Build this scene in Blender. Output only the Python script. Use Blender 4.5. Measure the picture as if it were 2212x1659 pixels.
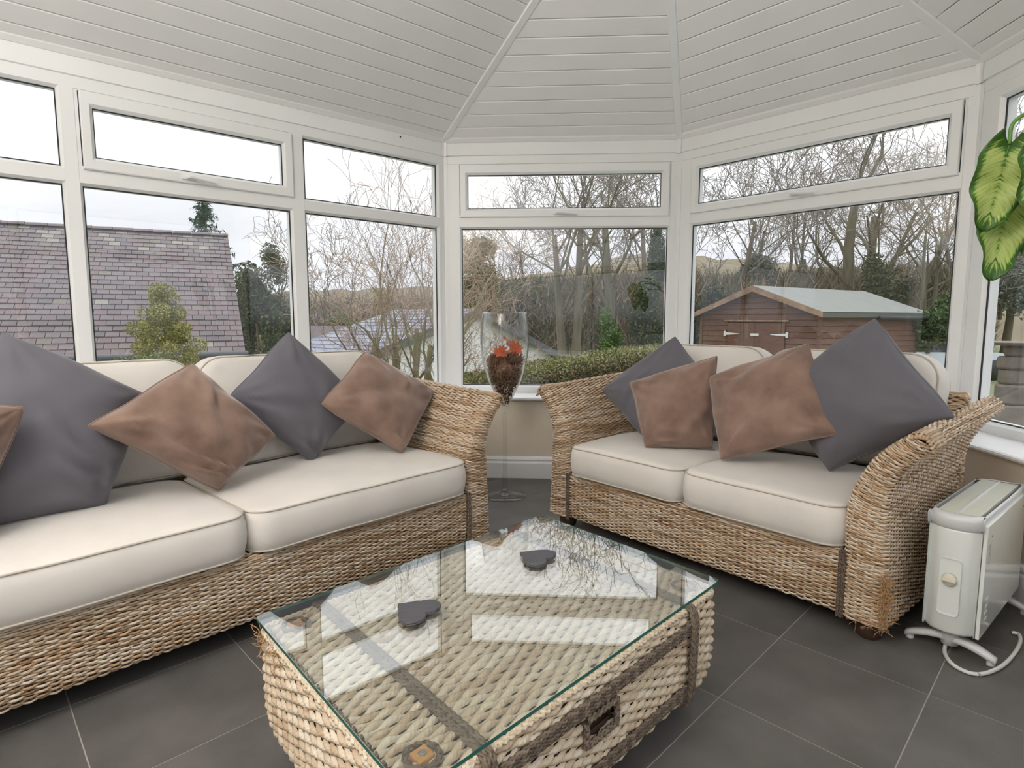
import bpy, math, random
import numpy as np
from mathutils import Vector, Matrix

C = bpy.context.scene.collection
SC = bpy.context.scene
PI = math.pi
for o in list(bpy.data.objects):
    bpy.data.objects.remove(o)

# ------------------------------------------------------------------ camera, sky, exposure
CAM_Z = 1.1
cd = bpy.data.cameras.new('camera'); cam = bpy.data.objects.new('camera', cd); C.objects.link(cam)
cam.location = (0, 0, CAM_Z); cam.rotation_euler = (math.radians(90 - 6.278), 0, 0)
cd.sensor_width = 36; cd.lens = 1296.77 / 2212 * 36; cd.clip_start = 0.02; cd.clip_end = 900
SC.camera = cam
SC.view_settings.view_transform = 'Standard'; SC.view_settings.look = 'None'
SC.view_settings.gamma = 1; SC.view_settings.use_curve_mapping = False
SC.view_settings.exposure = 0.08
SKY = 1.2
FILL = 2.2  # strength of the added uplighter that brightens the interior

w = bpy.data.worlds.new('overcast_sky'); SC.world = w; w.use_nodes = True
nt = w.node_tree; nt.nodes.clear()
def wn(t, **k):
    n = nt.nodes.new(t)
    for a, b in k.items(): setattr(n, a, b)
    return n
tc = wn('ShaderNodeTexCoord'); sx = wn('ShaderNodeSeparateXYZ'); nt.links.new(tc.outputs['Generated'], sx.inputs[0])
rg = wn('ShaderNodeValToRGB')           # overcast luminance: horizon -> zenith
rg.color_ramp.elements[0].position = 0.0; rg.color_ramp.elements[0].color = (0.30, 0.29, 0.27, 1)
rg.color_ramp.elements[1].position = 1.0; rg.color_ramp.elements[1].color = (1.95, 2.0, 2.08, 1)
for p_, c_ in ((0.495, (0.30, 0.29, 0.27, 1)), (0.505, (0.72, 0.74, 0.80, 1)), (0.56, (0.86, 0.88, 0.93, 1)), (0.66, (1.18, 1.2, 1.23, 1)), (0.80, (1.65, 1.7, 1.75, 1))):
    e = rg.color_ramp.elements.new(p_); e.color = c_
mz = wn('ShaderNodeMath', operation='MULTIPLY_ADD'); mz.inputs[1].default_value = 0.5; mz.inputs[2].default_value = 0.5
nt.links.new(sx.outputs[2], mz.inputs[0]); nt.links.new(mz.outputs[0], rg.inputs[0])
mp = wn('ShaderNodeMapping'); mp.inputs['Scale'].default_value = (1.6, 1.6, 5.0)
nt.links.new(tc.outputs['Generated'], mp.inputs[0])
nz = wn('ShaderNodeTexNoise'); nz.inputs['Scale'].default_value = 1.7; nz.inputs['Detail'].default_value = 4
nt.links.new(mp.outputs[0], nz.inputs['Vector'])
mr = wn('ShaderNodeMapRange'); mr.inputs['From Min'].default_value = 0.3; mr.inputs['From Max'].default_value = 0.7
mr.inputs['To Min'].default_value = 0.86; mr.inputs['To Max'].default_value = 1.12
nt.links.new(nz.outputs[0], mr.inputs[0])
vm = wn('ShaderNodeVectorMath', operation='SCALE'); nt.links.new(rg.outputs[0], vm.inputs[0]); nt.links.new(mr.outputs[0], vm.inputs['Scale'])
bg = wn('ShaderNodeBackground'); bg.inputs['Strength'].default_value = SKY; nt.links.new(vm.outputs[0], bg.inputs[0])
wo = wn('ShaderNodeOutputWorld'); nt.links.new(bg.outputs[0], wo.inputs[0])

# ------------------------------------------------------------------ materials
def srgb(r, g, b):
    f = lambda c: ((c / 255 + 0.055) / 1.055) ** 2.4 if c > 10 else c / 255 / 12.92
    return (f(r), f(g), f(b), 1)
def mat(name, col, rough=0.6, var=0.0, vscale=8.0, bump=0.0, bscale=60.0, spec=0.5, sheen=0.0, metal=0.0, attr=False, col2=None, stretch=None, trans=0.0, coat=0.0):
    m = bpy.data.materials.new(name); m.use_nodes = True
    t = m.node_tree; b = t.nodes['Principled BSDF']
    b.inputs['Base Color'].default_value = col; b.inputs['Roughness'].default_value = rough
    b.inputs['Specular IOR Level'].default_value = spec; b.inputs['Metallic'].default_value = metal
    if sheen: b.inputs['Sheen Weight'].default_value = sheen; b.inputs['Sheen Roughness'].default_value = 0.45
    if coat: b.inputs['Coat Weight'].default_value = coat; b.inputs['Coat Roughness'].default_value = 0.05
    c = t.nodes.new('ShaderNodeTexCoord'); src = c.outputs['Object']
    if stretch:
        mpn = t.nodes.new('ShaderNodeMapping'); mpn.inputs['Scale'].default_value = stretch
        t.links.new(src, mpn.inputs[0]); src = mpn.outputs[0]
    out = None
    if var or col2:
        n = t.nodes.new('ShaderNodeTexNoise'); n.inputs['Scale'].default_value = vscale; n.inputs['Detail'].default_value = 5
        t.links.new(src, n.inputs['Vector'])
        r = t.nodes.new('ShaderNodeValToRGB'); r.color_ramp.elements[0].position = 0.3; r.color_ramp.elements[1].position = 0.72
        c2 = col2 or tuple(x * (1 - var) for x in col[:3]) + (1,)
        r.color_ramp.elements[0].color = c2; r.color_ramp.elements[1].color = col if col2 else tuple(min(1, x * (1 + var)) for x in col[:3]) + (1,)
        t.links.new(n.outputs[0], r.inputs[0]); out = r.outputs[0]
    if attr:
        a = t.nodes.new('ShaderNodeAttribute'); a.attribute_name = 'tone'
        if out:
            mx = t.nodes.new('ShaderNodeMix'); mx.data_type = 'RGBA'; mx.blend_type = 'MULTIPLY'; mx.inputs[0].default_value = 1
            t.links.new(out, mx.inputs[6]); t.links.new(a.outputs['Color'], mx.inputs[7]); out = mx.outputs[2]
        else: out = a.outputs['Color']
    if out: t.links.new(out, b.inputs['Base Color'])
    if bump:
        n2 = t.nodes.new('ShaderNodeTexNoise'); n2.inputs['Scale'].default_value = bscale; n2.inputs['Detail'].default_value = 4
        t.links.new(src, n2.inputs['Vector'])
        bn = t.nodes.new('ShaderNodeBump'); bn.inputs['Strength'].default_value = bump; bn.inputs['Distance'].default_value = 0.01
        t.links.new(n2.outputs[0], bn.inputs['Height']); t.links.new(bn.outputs[0], b.inputs['Normal'])
    if trans: b.inputs['Transmission Weight'].default_value = trans
    return m
def glass_mat(name, tint, f0=0.04, power=5.0, rough=0.0, dirt=0.0):
    m = bpy.data.materials.new(name); m.use_nodes = True; t = m.node_tree; t.nodes.clear()
    tr = t.nodes.new('ShaderNodeBsdfTransparent'); tr.inputs[0].default_value = tint
    gl = t.nodes.new('ShaderNodeBsdfGlossy'); gl.inputs['Roughness'].default_value = rough
    lw = t.nodes.new('ShaderNodeLayerWeight'); lw.inputs['Blend'].default_value = 0.5
    pw = t.nodes.new('ShaderNodeMath'); pw.operation = 'POWER'; pw.inputs[1].default_value = power
    ma = t.nodes.new('ShaderNodeMath'); ma.operation = 'MULTIPLY_ADD'; ma.inputs[1].default_value = 1 - f0; ma.inputs[2].default_value = f0
    mx = t.nodes.new('ShaderNodeMixShader'); o = t.nodes.new('ShaderNodeOutputMaterial')
    t.links.new(lw.outputs['Facing'], pw.inputs[0]); t.links.new(pw.outputs[0], ma.inputs[0]); t.links.new(ma.outputs[0], mx.inputs[0])
    t.links.new(tr.outputs[0], mx.inputs[1]); t.links.new(gl.outputs[0], mx.inputs[2]); t.links.new(mx.outputs[0], o.inputs[0])
    return m

def wicker_mat(name, ramp, twist=1.0):
    m = bpy.data.materials.new(name); m.use_nodes = True; t = m.node_tree; b = t.nodes['Principled BSDF']
    b.inputs['Roughness'].default_value = 0.62; b.inputs['Specular IOR Level'].default_value = 0.35
    uv = t.nodes.new('ShaderNodeUVMap'); uv.uv_map = 'UVMap'
    m1 = t.nodes.new('ShaderNodeMapping'); m1.inputs['Scale'].default_value = (9.0, 0.77, 1)
    t.links.new(uv.outputs[0], m1.inputs[0])
    n1 = t.nodes.new('ShaderNodeTexNoise'); n1.inputs['Scale'].default_value = 1.0; n1.inputs['Detail'].default_value = 2; n1.inputs['Roughness'].default_value = 0.7
    t.links.new(m1.outputs[0], n1.inputs['Vector'])
    a = t.nodes.new('ShaderNodeAttribute'); a.attribute_name = 'tone'
    sp = t.nodes.new('ShaderNodeSeparateColor'); t.links.new(a.outputs['Color'], sp.inputs[0])
    ad = t.nodes.new('ShaderNodeMath'); ad.operation = 'MULTIPLY_ADD'; ad.inputs[1].default_value = 0.55
    t.links.new(n1.outputs[0], ad.inputs[0])
    mu = t.nodes.new('ShaderNodeMath'); mu.operation = 'MULTIPLY'; mu.inputs[1].default_value = 0.45
    t.links.new(sp.outputs[0], mu.inputs[0]); t.links.new(mu.outputs[0], ad.inputs[2])
    r = t.nodes.new('ShaderNodeValToRGB'); r.color_ramp.interpolation = 'LINEAR'
    els = r.color_ramp.elements; els[0].position = ramp[0][0]; els[0].color = ramp[0][1]; els[1].position = ramp[-1][0]; els[1].color = ramp[-1][1]
    for p_, c_ in ramp[1:-1]:
        e = els.new(p_); e.color = c_
    t.links.new(ad.outputs[0], r.inputs[0]); t.links.new(r.outputs[0], b.inputs['Base Color'])
    wv = t.nodes.new('ShaderNodeTexWave'); wv.wave_type = 'BANDS'; wv.bands_direction = 'DIAGONAL'; wv.inputs['Scale'].default_value = 1.0
    wv.inputs['Distortion'].default_value = 2.5; wv.inputs['Detail'].default_value = 2
    m2 = t.nodes.new('ShaderNodeMapping'); m2.inputs['Scale'].default_value = (60.0 * twist, 1.6, 1)
    t.links.new(uv.outputs[0], m2.inputs[0]); t.links.new(m2.outputs[0], wv.inputs['Vector'])
    bn = t.nodes.new('ShaderNodeBump'); bn.inputs['Strength'].default_value = 0.32; bn.inputs['Distance'].default_value = 0.0025
    t.links.new(wv.outputs[0], bn.inputs['Height']); t.links.new(bn.outputs[0], b.inputs['Normal'])
    return m

M = {}
M['upvc'] = mat('white_upvc', (0.80, 0.81, 0.81, 1), 0.33, var=0.02, vscale=3)
M['board'] = mat('ceiling_pvc', (0.80, 0.795, 0.785, 1), 0.38, var=0.02, vscale=2)
M['gasket'] = mat('black_gasket', (0.015, 0.017, 0.018, 1), 0.6, var=0.2)
M['cream'] = mat('cream_plaster', srgb(212, 201, 184), 0.85, var=0.04, vscale=3, bump=0.08, bscale=90)
M['white_paint'] = mat('white_gloss_paint', (0.82, 0.82, 0.82, 1), 0.3, var=0.02)
M['grout'] = mat('pale_grout', srgb(158, 152, 146), 0.9, var=0.1, vscale=20)
M['tile'] = mat('slate_grey_tile', srgb(104, 101, 98), 0.42, col2=srgb(82, 80, 77), vscale=4.5, bump=0.12, bscale=220, spec=0.4)
M['linen'] = mat('natural_linen', srgb(213, 208, 201), 0.9, var=0.05, vscale=5, bump=0.13, bscale=300, spec=0.2, sheen=0.15)
M['linen_pipe'] = mat('linen_piping', srgb(190, 181, 167), 0.9, var=0.05, vscale=60, spec=0.2)
M['velvet'] = mat('brown_velvet', srgb(146, 121, 107), 0.75, col2=srgb(112, 89, 77), vscale=8.0, bump=0.05, bscale=260, spec=0.2, sheen=0.5)
M['greycloth'] = mat('grey_cotton', srgb(99, 97, 103), 0.85, var=0.04, vscale=6, bump=0.04, bscale=500, spec=0.2, sheen=0.2)
M['wick'] = wicker_mat('seagrass_weave', [(0.16, srgb(116, 84, 58)), (0.36, srgb(164, 136, 106)), (0.52, srgb(196, 174, 148)), (0.64, srgb(214, 200, 182)), (0.76, srgb(190, 146, 102)), (0.88, srgb(222, 210, 196))])
M['wick_light'] = wicker_mat('pale_seagrass_weave', [(0.12, srgb(146, 112, 84)), (0.32, srgb(188, 166, 140)), (0.52, srgb(206, 190, 166)), (0.70, srgb(216, 204, 186)), (0.82, srgb(206, 164, 124)), (0.95, srgb(228, 218, 200))])
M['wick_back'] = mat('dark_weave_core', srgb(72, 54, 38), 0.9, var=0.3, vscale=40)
M['braid'] = wicker_mat('brown_braid', [(0.2, srgb(72, 59, 48)), (0.45, srgb(106, 92, 79)), (0.62, srgb(124, 110, 95)), (0.85, srgb(88, 74, 62))], 0.5)
M['fray'] = mat('frayed_fibre', srgb(190, 150, 106), 0.8, var=0.2, vscale=50)
M['dark_wood'] = mat('dark_stained_wood', srgb(66, 44, 34), 0.4, var=0.2, vscale=14, stretch=(1, 1, 6))
M['pad_wood'] = mat('orange_pine', srgb(190, 140, 84), 0.5, var=0.12, vscale=20, stretch=(4, 1, 1))
M['steel'] = mat('steel', (0.55, 0.56, 0.58, 1), 0.3, metal=1.0, var=0.05)
M['slate_disc'] = mat('dark_slate', srgb(78, 77, 82), 0.6, var=0.12, vscale=16, bump=0.4, bscale=70, stretch=(1, 4, 1))
M['pane'] = glass_mat('window_glass', (0.95, 0.953, 0.953, 1), 0.055)
M['table_glass'] = glass_mat('table_glass', (0.96, 0.98, 0.97, 1), 0.085, 3.0)
M['glass_edge'] = mat('green_glass_edge', srgb(40, 100, 92), 0.15, var=0.05)
M['vase_glass'] = glass_mat('clear_vase_glass', (0.97, 0.975, 0.975, 1), 0.04, 3.2)
M['heater'] = mat('white_heater_enamel', (0.76, 0.79, 0.77, 1), 0.32, var=0.02)
M['heater_gloss'] = mat('white_glass_panel', (0.80, 0.83, 0.80, 1), 0.08, var=0.01, coat=0.6)
M['heater_grey'] = mat('pale_grey_plastic', srgb(212, 213, 214), 0.4, var=0.02)
M['cream_knob'] = mat('cream_knob_plastic', srgb(214, 208, 192), 0.4, var=0.02)
M['leaf_orange'] = mat('orange_dry_leaf', srgb(206, 98, 48), 0.55, col2=srgb(166, 72, 36), vscale=20)
M['cone'] = mat('pine_cone', srgb(140, 104, 80), 0.7, var=0.3, vscale=60, attr=True)
M['twig'] = mat('dark_twig', srgb(84, 66, 54), 0.8, var=0.2, vscale=30)
M['brass'] = mat('lamp_metal', (0.6, 0.58, 0.55, 1), 0.35, metal=1.0, var=0.05)

# ------------------------------------------------------------------ mesh helpers
def fast_mesh(name, V, Q=None, T=None, uv=None, tone=None, smooth=True):
    me = bpy.data.meshes.new(name); V = np.asarray(V, dtype=np.float32).reshape(-1, 3)
    Q = np.zeros((0, 4), int) if Q is None else np.asarray(Q, dtype=np.int32).reshape(-1, 4)
    T = np.zeros((0, 3), int) if T is None else np.asarray(T, dtype=np.int32).reshape(-1, 3)
    nl = Q.size + T.size; npoly = len(Q) + len(T)
    me.vertices.add(len(V)); me.vertices.foreach_set('co', V.ravel())
    me.loops.add(nl); me.polygons.add(npoly)
    li = np.concatenate([Q.ravel(), T.ravel()]).astype(np.int32)
    me.loops.foreach_set('vertex_index', li)
    ls = np.concatenate([np.arange(len(Q)) * 4, Q.size + np.arange(len(T)) * 3]).astype(np.int32)
    me.polygons.foreach_set('loop_start', ls)
    me.polygons.foreach_set('use_smooth', np.full(npoly, bool(smooth)))
    if uv is not None:
        u = me.uv_layers.new(name='UVMap'); u.data.foreach_set('uv', np.asarray(uv, dtype=np.float32)[li].ravel())
    if tone is not None:
        a = me.color_attributes.new('tone', 'FLOAT_COLOR', 'POINT')
        tn = np.asarray(tone, dtype=np.float32)
        if tn.ndim == 1: tn = np.stack([tn, tn, tn, np.ones_like(tn)], 1)
        a.data.foreach_set('color', tn.ravel())
    me.update(calc_edges=True)
    return me
class MB:
    def __init__(s): s.V = []; s.Q = []; s.T = []; s.n = 0; s.U = []; s.C = []
    def add(s, V, Q=None, T=None, uv=None, tone=None):
        V = np.asarray(V, float).reshape(-1, 3)
        if Q is not None and len(Q): s.Q.append(np.asarray(Q, int).reshape(-1, 4) + s.n)
        if T is not None and len(T): s.T.append(np.asarray(T, int).reshape(-1, 3) + s.n)
        s.V.append(V); s.n += len(V)
        s.U.append(np.zeros((len(V), 2)) if uv is None else uv)
        s.C.append(np.full(len(V), 0.5) if tone is None else tone)
        return s
    def box(s, x0, x1, y0, y1, z0, z1):
        V = [(x, y, z) for z in (z0, z1) for y in (y0, y1) for x in (x0, x1)]
        return s.add(V, [(0, 2, 3, 1), (4, 5, 7, 6), (0, 1, 5, 4), (2, 6, 7, 3), (0, 4, 6, 2), (1, 3, 7, 5)])
    def prism(s, poly, z0, z1):
        n = len(poly); V = [(x, y, z0) for x, y in poly] + [(x, y, z1) for x, y in poly]
        s.add(V, [(i, (i + 1) % n, n + (i + 1) % n, n + i) for i in range(n)],
              [(0, i + 1, i) for i in range(1, n - 1)] + [(n, n + i, n + i + 1) for i in range(1, n - 1)])
        return s
    def solid(s, bot, top):
        n = len(bot); s.add(list(bot) + list(top), [(i, (i + 1) % n, n + (i + 1) % n, n + i) for i in range(n)],
              [(0, i + 1, i) for i in range(1, n - 1)] + [(n, n + i, n + i + 1) for i in range(1, n - 1)])
        return s
    def loops(s, L, closed=True, cap=True):
        L = [np.asarray(l, float) for l in L]; n = len(L[0]); Q = []
        for k in range(len(L) - 1):
            for i in range(n if closed else n - 1):
                j = (i + 1) % n; Q.append((k * n + i, k * n + j, (k + 1) * n + j, (k + 1) * n + i))
        V = np.concatenate(L); T = []
        if cap:
            V = np.concatenate([V, [L[0].mean(0)], [L[-1].mean(0)]]); a = len(V) - 2; b = len(V) - 1; o = (len(L) - 1) * n
            for i in range(n):
                j = (i + 1) % n; T.append((a, j, i)); T.append((b, o + i, o + j))
        return s.add(V, Q, T)
    def lathe(s, prof, seg=32, cx=0, cy=0, cap=True):
        a = np.arange(seg) * 2 * PI / seg
        return s.loops([np.stack([cx + r * np.cos(a), cy + r * np.sin(a), np.full(seg, z)], 1) for r, z in prof], cap=cap)
    def tube(s, P, r, sides=6, cap=True, tone=None):
        P = np.asarray(P, float); n = len(P); r = np.broadcast_to(r, (n,))
        T = np.gradient(P, axis=0); T /= np.linalg.norm(T, axis=1)[:, None] + 1e-12
        ref = np.array([0, 0, 1.0]) if abs(T[0][2]) < 0.9 else np.array([1.0, 0, 0])
        N = ref - T * (T @ ref)[:, None]; ln = np.linalg.norm(N, axis=1)
        N = N / (ln[:, None] + 1e-9); B = np.cross(T, N)
        a = np.arange(sides) * 2 * PI / sides
        V = P[:, None] + (N[:, None] * np.cos(a)[None, :, None] + B[:, None] * np.sin(a)[None, :, None]) * r[:, None, None]
        i = np.arange(n - 1)[:, None] * sides; j = np.arange(sides)[None]; k = (j + 1) % sides
        Q = np.stack([i + j, i + k, i + sides + k, i + sides + j], -1).reshape(-1, 4)
        V = V.reshape(-1, 3); Tt = None
        if cap:
            Tt = [(0, q + 1, q) for q in range(1, sides - 1)] + [((n - 1) * sides, (n - 1) * sides + q, (n - 1) * sides + q + 1) for q in range(1, sides - 1)]
        return s.add(V, Q, Tt, tone=None if tone is None else np.full(len(V), tone))
    def build(s, name, m, parent=None, loc=None, smooth=False, kind=None, label=None, bevel=0, uv=False, tone=False, subsurf=0):
        V = np.concatenate(s.V); Q = np.concatenate(s.Q) if s.Q else None; T = np.concatenate(s.T) if s.T else None
        if loc is not None: V = V - np.array(loc)
        C_ = np.concatenate(s.C) if tone and s.C[0].ndim == 1 else (np.concatenate(s.C) if tone else None)
        me = fast_mesh(name, V, Q, T, np.concatenate(s.U) if uv else None, C_, smooth)
        return link(name, me, m, parent, loc, kind, label, bevel, subsurf)
def link(name, me, m, parent=None, loc=None, kind=None, label=None, bevel=0, subsurf=0):
    o = bpy.data.objects.new(name, me); C.objects.link(o)
    if m is not None and not me.materials: me.materials.append(m)
    if parent is not None: o.parent = parent
    if loc is not None: o.location = loc
    if kind: o['kind'] = kind
    if label: o['label'] = label
    if bevel:
        b = o.modifiers.new('bevel', 'BEVEL'); b.width = bevel; b.segments = 2; b.limit_method = 'ANGLE'; b.angle_limit = 0.6
    if subsurf:
        b = o.modifiers.new('subsurf', 'SUBSURF'); b.levels = subsurf; b.render_levels = subsurf
    return o
def empty(name, loc=(0, 0, 0), rz=0.0, label=None, cat=None, group=None, kind=None, parent=None):
    o = bpy.data.objects.new(name, None); C.objects.link(o); o.location = loc; o.rotation_euler = (0, 0, rz); o.empty_display_size = 0.1
    if parent: o.parent = parent
    tag(o, label, cat, group, kind); return o
def tag(o, label=None, cat=None, group=None, kind=None):
    if label: o['label'] = label
    if cat: o['category'] = cat
    if group: o['group'] = group
    if kind: o['kind'] = kind
    return o
def catmull(pts, n=8):
    P = np.asarray(pts, float); P = np.vstack([2 * P[0] - P[1], P, 2 * P[-1] - P[-2]]); out = []
    for i in range(1, len(P) - 2):
        for t in np.arange(n) / n:
            a, b, c, d = P[i - 1:i + 3]
            out.append(0.5 * ((2 * b) + (-a + c) * t + (2 * a - 5 * b + 4 * c - d) * t * t + (-a + 3 * b - 3 * c + d) * t ** 3))
    out.append(P[-2]); return np.array(out)

# ------------------------------------------------------------------ room plan: facets of the bay
A = {'L': 41.935, 'M': -3.065, 'R': -48.065, 'Q': -93.065, 'S': -138.065, 'B': 131.935}
D = {'L': 3.525, 'M': 4.28, 'R': 3.669, 'Q': 2.0745, 'S': 0.52, 'B': 1.65}
def nrm(k): a = math.radians(A[k]); return np.array([-math.sin(a), math.cos(a)])
def drc(k): a = math.radians(A[k]); return np.array([math.cos(a), math.sin(a)])
def corner(a, b, off=0.0, off2=None):
    return np.linalg.solve(np.array([nrm(a), nrm(b)]), [D[a] - off, D[b] - (off if off2 is None else off2)])
ORDER = ['L', 'M', 'R', 'Q', 'S', 'B']       # clockwise seen from above
def ends(k, off):
    i = ORDER.index(k); p_, n_ = ORDER[i - 1], ORDER[(i + 1) % 6]
    return corner(p_, k, off), corner(k, n_, off)
def facet_poly(k, o_in, o_out):               # plan polygon of a band along facet k (offsets measured inwards)
    a, b = ends(k, o_in); c, d = ends(k, o_out); return [tuple(a), tuple(b), tuple(d), tuple(c)]
SIDE = {'L': 'left', 'M': 'middle', 'R': 'right', 'Q': 'far_right', 'S': 'near_right', 'B': 'back'}
def mid(k, off):
    a, b = ends(k, off); return (float(a[0] + b[0]) / 2, float(a[1] + b[1]) / 2, 0.0)

# floor: grout bed + tiles
fl = MB().prism([tuple(p) for p in [ends(k, -0.05)[0] for k in ORDER]][::-1], -0.12, -0.0008).build('floor', M['grout'], kind='structure')
v1 = np.array([0.3235, 0.3305]); v2 = np.array([0.298, -0.318]); I2 = np.array([0.603, 1.640])
inner = np.array([ends(k, 0.20)[0] for k in ORDER])
def inside(p, poly):
    c = False; n = len(poly)
    for i in range(n):
        a, b = poly[i], poly[(i + 1) % n]
        if (a[1] > p[1]) != (b[1] > p[1]) and p[0] < (b[0] - a[0]) * (p[1] - a[1]) / (b[1] - a[1]) + a[0]: c = not c
    return c
def clip(poly, k, off):
    out = []; n = nrm(k); dd = D[k] - off
    for i in range(len(poly)):
        a, b = np.array(poly[i]), np.array(poly[(i + 1) % len(poly)]); fa, fb = a @ n - dd, b @ n - dd
        if fa <= 0: out.append(tuple(a))
        if fa * fb < 0: out.append(tuple(a + (b - a) * (fa / (fa - fb))))
    return out
g = 0.0016
tile_me = None
for i in range(-9, 9):
    for j in range(-9, 9):
        o_ = I2 + v1 * i + v2 * j; u1, u2 = v1 / np.linalg.norm(v1) * g, v2 / np.linalg.norm(v2) * g
        q = [o_ + u1 + u2, o_ + v1 - u1 + u2, o_ + v1 + v2 - u1 - u2, o_ + v2 + u1 - u2]
        cpoly = q
        for k in ORDER: 
            cpoly = clip(cpoly, k, 0.205) if len(cpoly) > 2 else []
        if len(cpoly) < 3: continue
        c0 = np.mean(q, 0)
        full = len(cpoly) == 4 and all(np.allclose(a, b) for a, b in zip(sorted(map(tuple, cpoly)), sorted(map(tuple, q))))
        if full and tile_me is None:
            ob = MB().prism([tuple(p - c0) for p in q][::-1], -0.0007, 0.0).build('floor_tile', M['tile'], fl); tile_me = ob.data; ob.location = (c0[0], c0[1], 0)
        elif full:
            link('floor_tile', tile_me, None, fl, (c0[0], c0[1], 0))
        else:
            MB().prism([tuple(np.array(p) - c0) for p in cpoly][::-1], -0.0007, 0.0).build('floor_tile', M['tile'], fl, None).location = (c0[0], c0[1], 0)

# dwarf walls, sills, skirtings
for k in 'LMRQS':
    MB().prism(facet_poly(k, 0.215, -0.06), -0.05, 0.538).build('wall_' + SIDE[k], M['cream'], kind='structure')
    a, b = ends(k, 0); 
    t = MB()                                  # sill board with a rounded nose
    prof = [(-0.03, .540), (0.235, .540), (0.247, .545), (0.250, .552), (0.247, .560), (0.238, .5645), (-0.03, .5645)]
    L_, R_ = [], []
    for off, z in prof:
        p, q = ends(k, off); L_.append((p[0], p[1], z)); R_.append((q[0], q[1], z))
    t.solid(L_, R_).build('trim_%d' % (1 + 'LMRQS'.index(k)), M['white_paint'], kind='structure')
    t = MB(); prof = [(0.205, 0), (0.235, 0), (0.235, .105), (0.232, .112), (0.226, .116), (0.226, .124), (0.232, .130), (0.228, .142), (0.219, .150), (0.205, .152)]
    L_, R_ = [], []
    for off, z in prof:
        p, q = ends(k, off); L_.append((p[0], p[1], z)); R_.append((q[0], q[1], z))
    t.solid(L_, R_).build('baseboard_' + SIDE[k], M['white_paint'], kind='structure')

# windows: local x runs along the facet, y outwards from the inner frame face, z up
def hbar(m, x0, x1, z0, z1, b0=1, b1=1, yb=0.07):     # horizontal member, chamfered towards the panes
    s = [(yb, z0), (.02, z0), (0, z0 + .013 * b0), (0, z1 - .013 * b1), (.02, z1), (yb, z1)]
    m.solid([(x0, y, z) for y, z in s], [(x1, y, z) for y, z in s])
def vbar(m, x0, x1, z0, z1, b0=1, b1=1, yb=0.07):
    s = [(yb, x0), (.02, x0), (0, x0 + .013 * b0), (0, x1 - .013 * b1), (.02, x1), (yb, x1)]
    m.solid([(x, y, z1) for y, x in s], [(x, y, z0) for y, x in s])
def ring(m, x0, x1, z0, z1, wd, y0, y1, bev=0.012):
    def R(d, y): return [(x0 + d, y, z0 + d), (x1 - d, y, z0 + d), (x1 - d, y, z1 - d), (x0 + d, y, z1 - d)]
    wds = wd
    Ls = [R(0.0, y1), R(0.0, y0 + .004), R(0.004, y0), R(wds - bev, y0), R(wds, y0 + bev * 1.3), R(wds, y1)]
    m.loops(Ls, cap=False)
def gasket(parent, x0, x1, z0, z1, y=0.021):
    m = MB(); ring(m, x0 - .004, x1 + .004, z0 - .004, z1 + .004, 0.0085, y - .003, y + .004, 0.001); return m.build('gasket', M['gasket'], parent)
def pane(parent, x0, x1, z0, z1, y=0.026):
    m = MB().box(x0 - .003, x1 + .003, y, y + .004, z0 - .003, z1 + .003); o = m.build('glass_pane', M['pane'], parent)
    gasket(o, x0, x1, z0, z1); return o
def handle(parent, x, z, y=-0.018):
    m = MB(); m.box(x - .055, x + .012, y - .012, y + .002, z - .011, z + .011)
    P = catmull([(x - .03, y - .012, z), (x - .03, y - .035, z), (x - .01, y - .040, z - .002), (x + .085, y - .036, z - .010), (x + .105, y - .034, z - .012)], 5)
    m.tube(P, np.linspace(.0085, .0095, len(P)), 8)
    return m.build('window_handle', M['upvc'], parent, smooth=True, bevel=0.002)
ZB, ZT, ZH = 0.619, 1.721, 2.214
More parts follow.
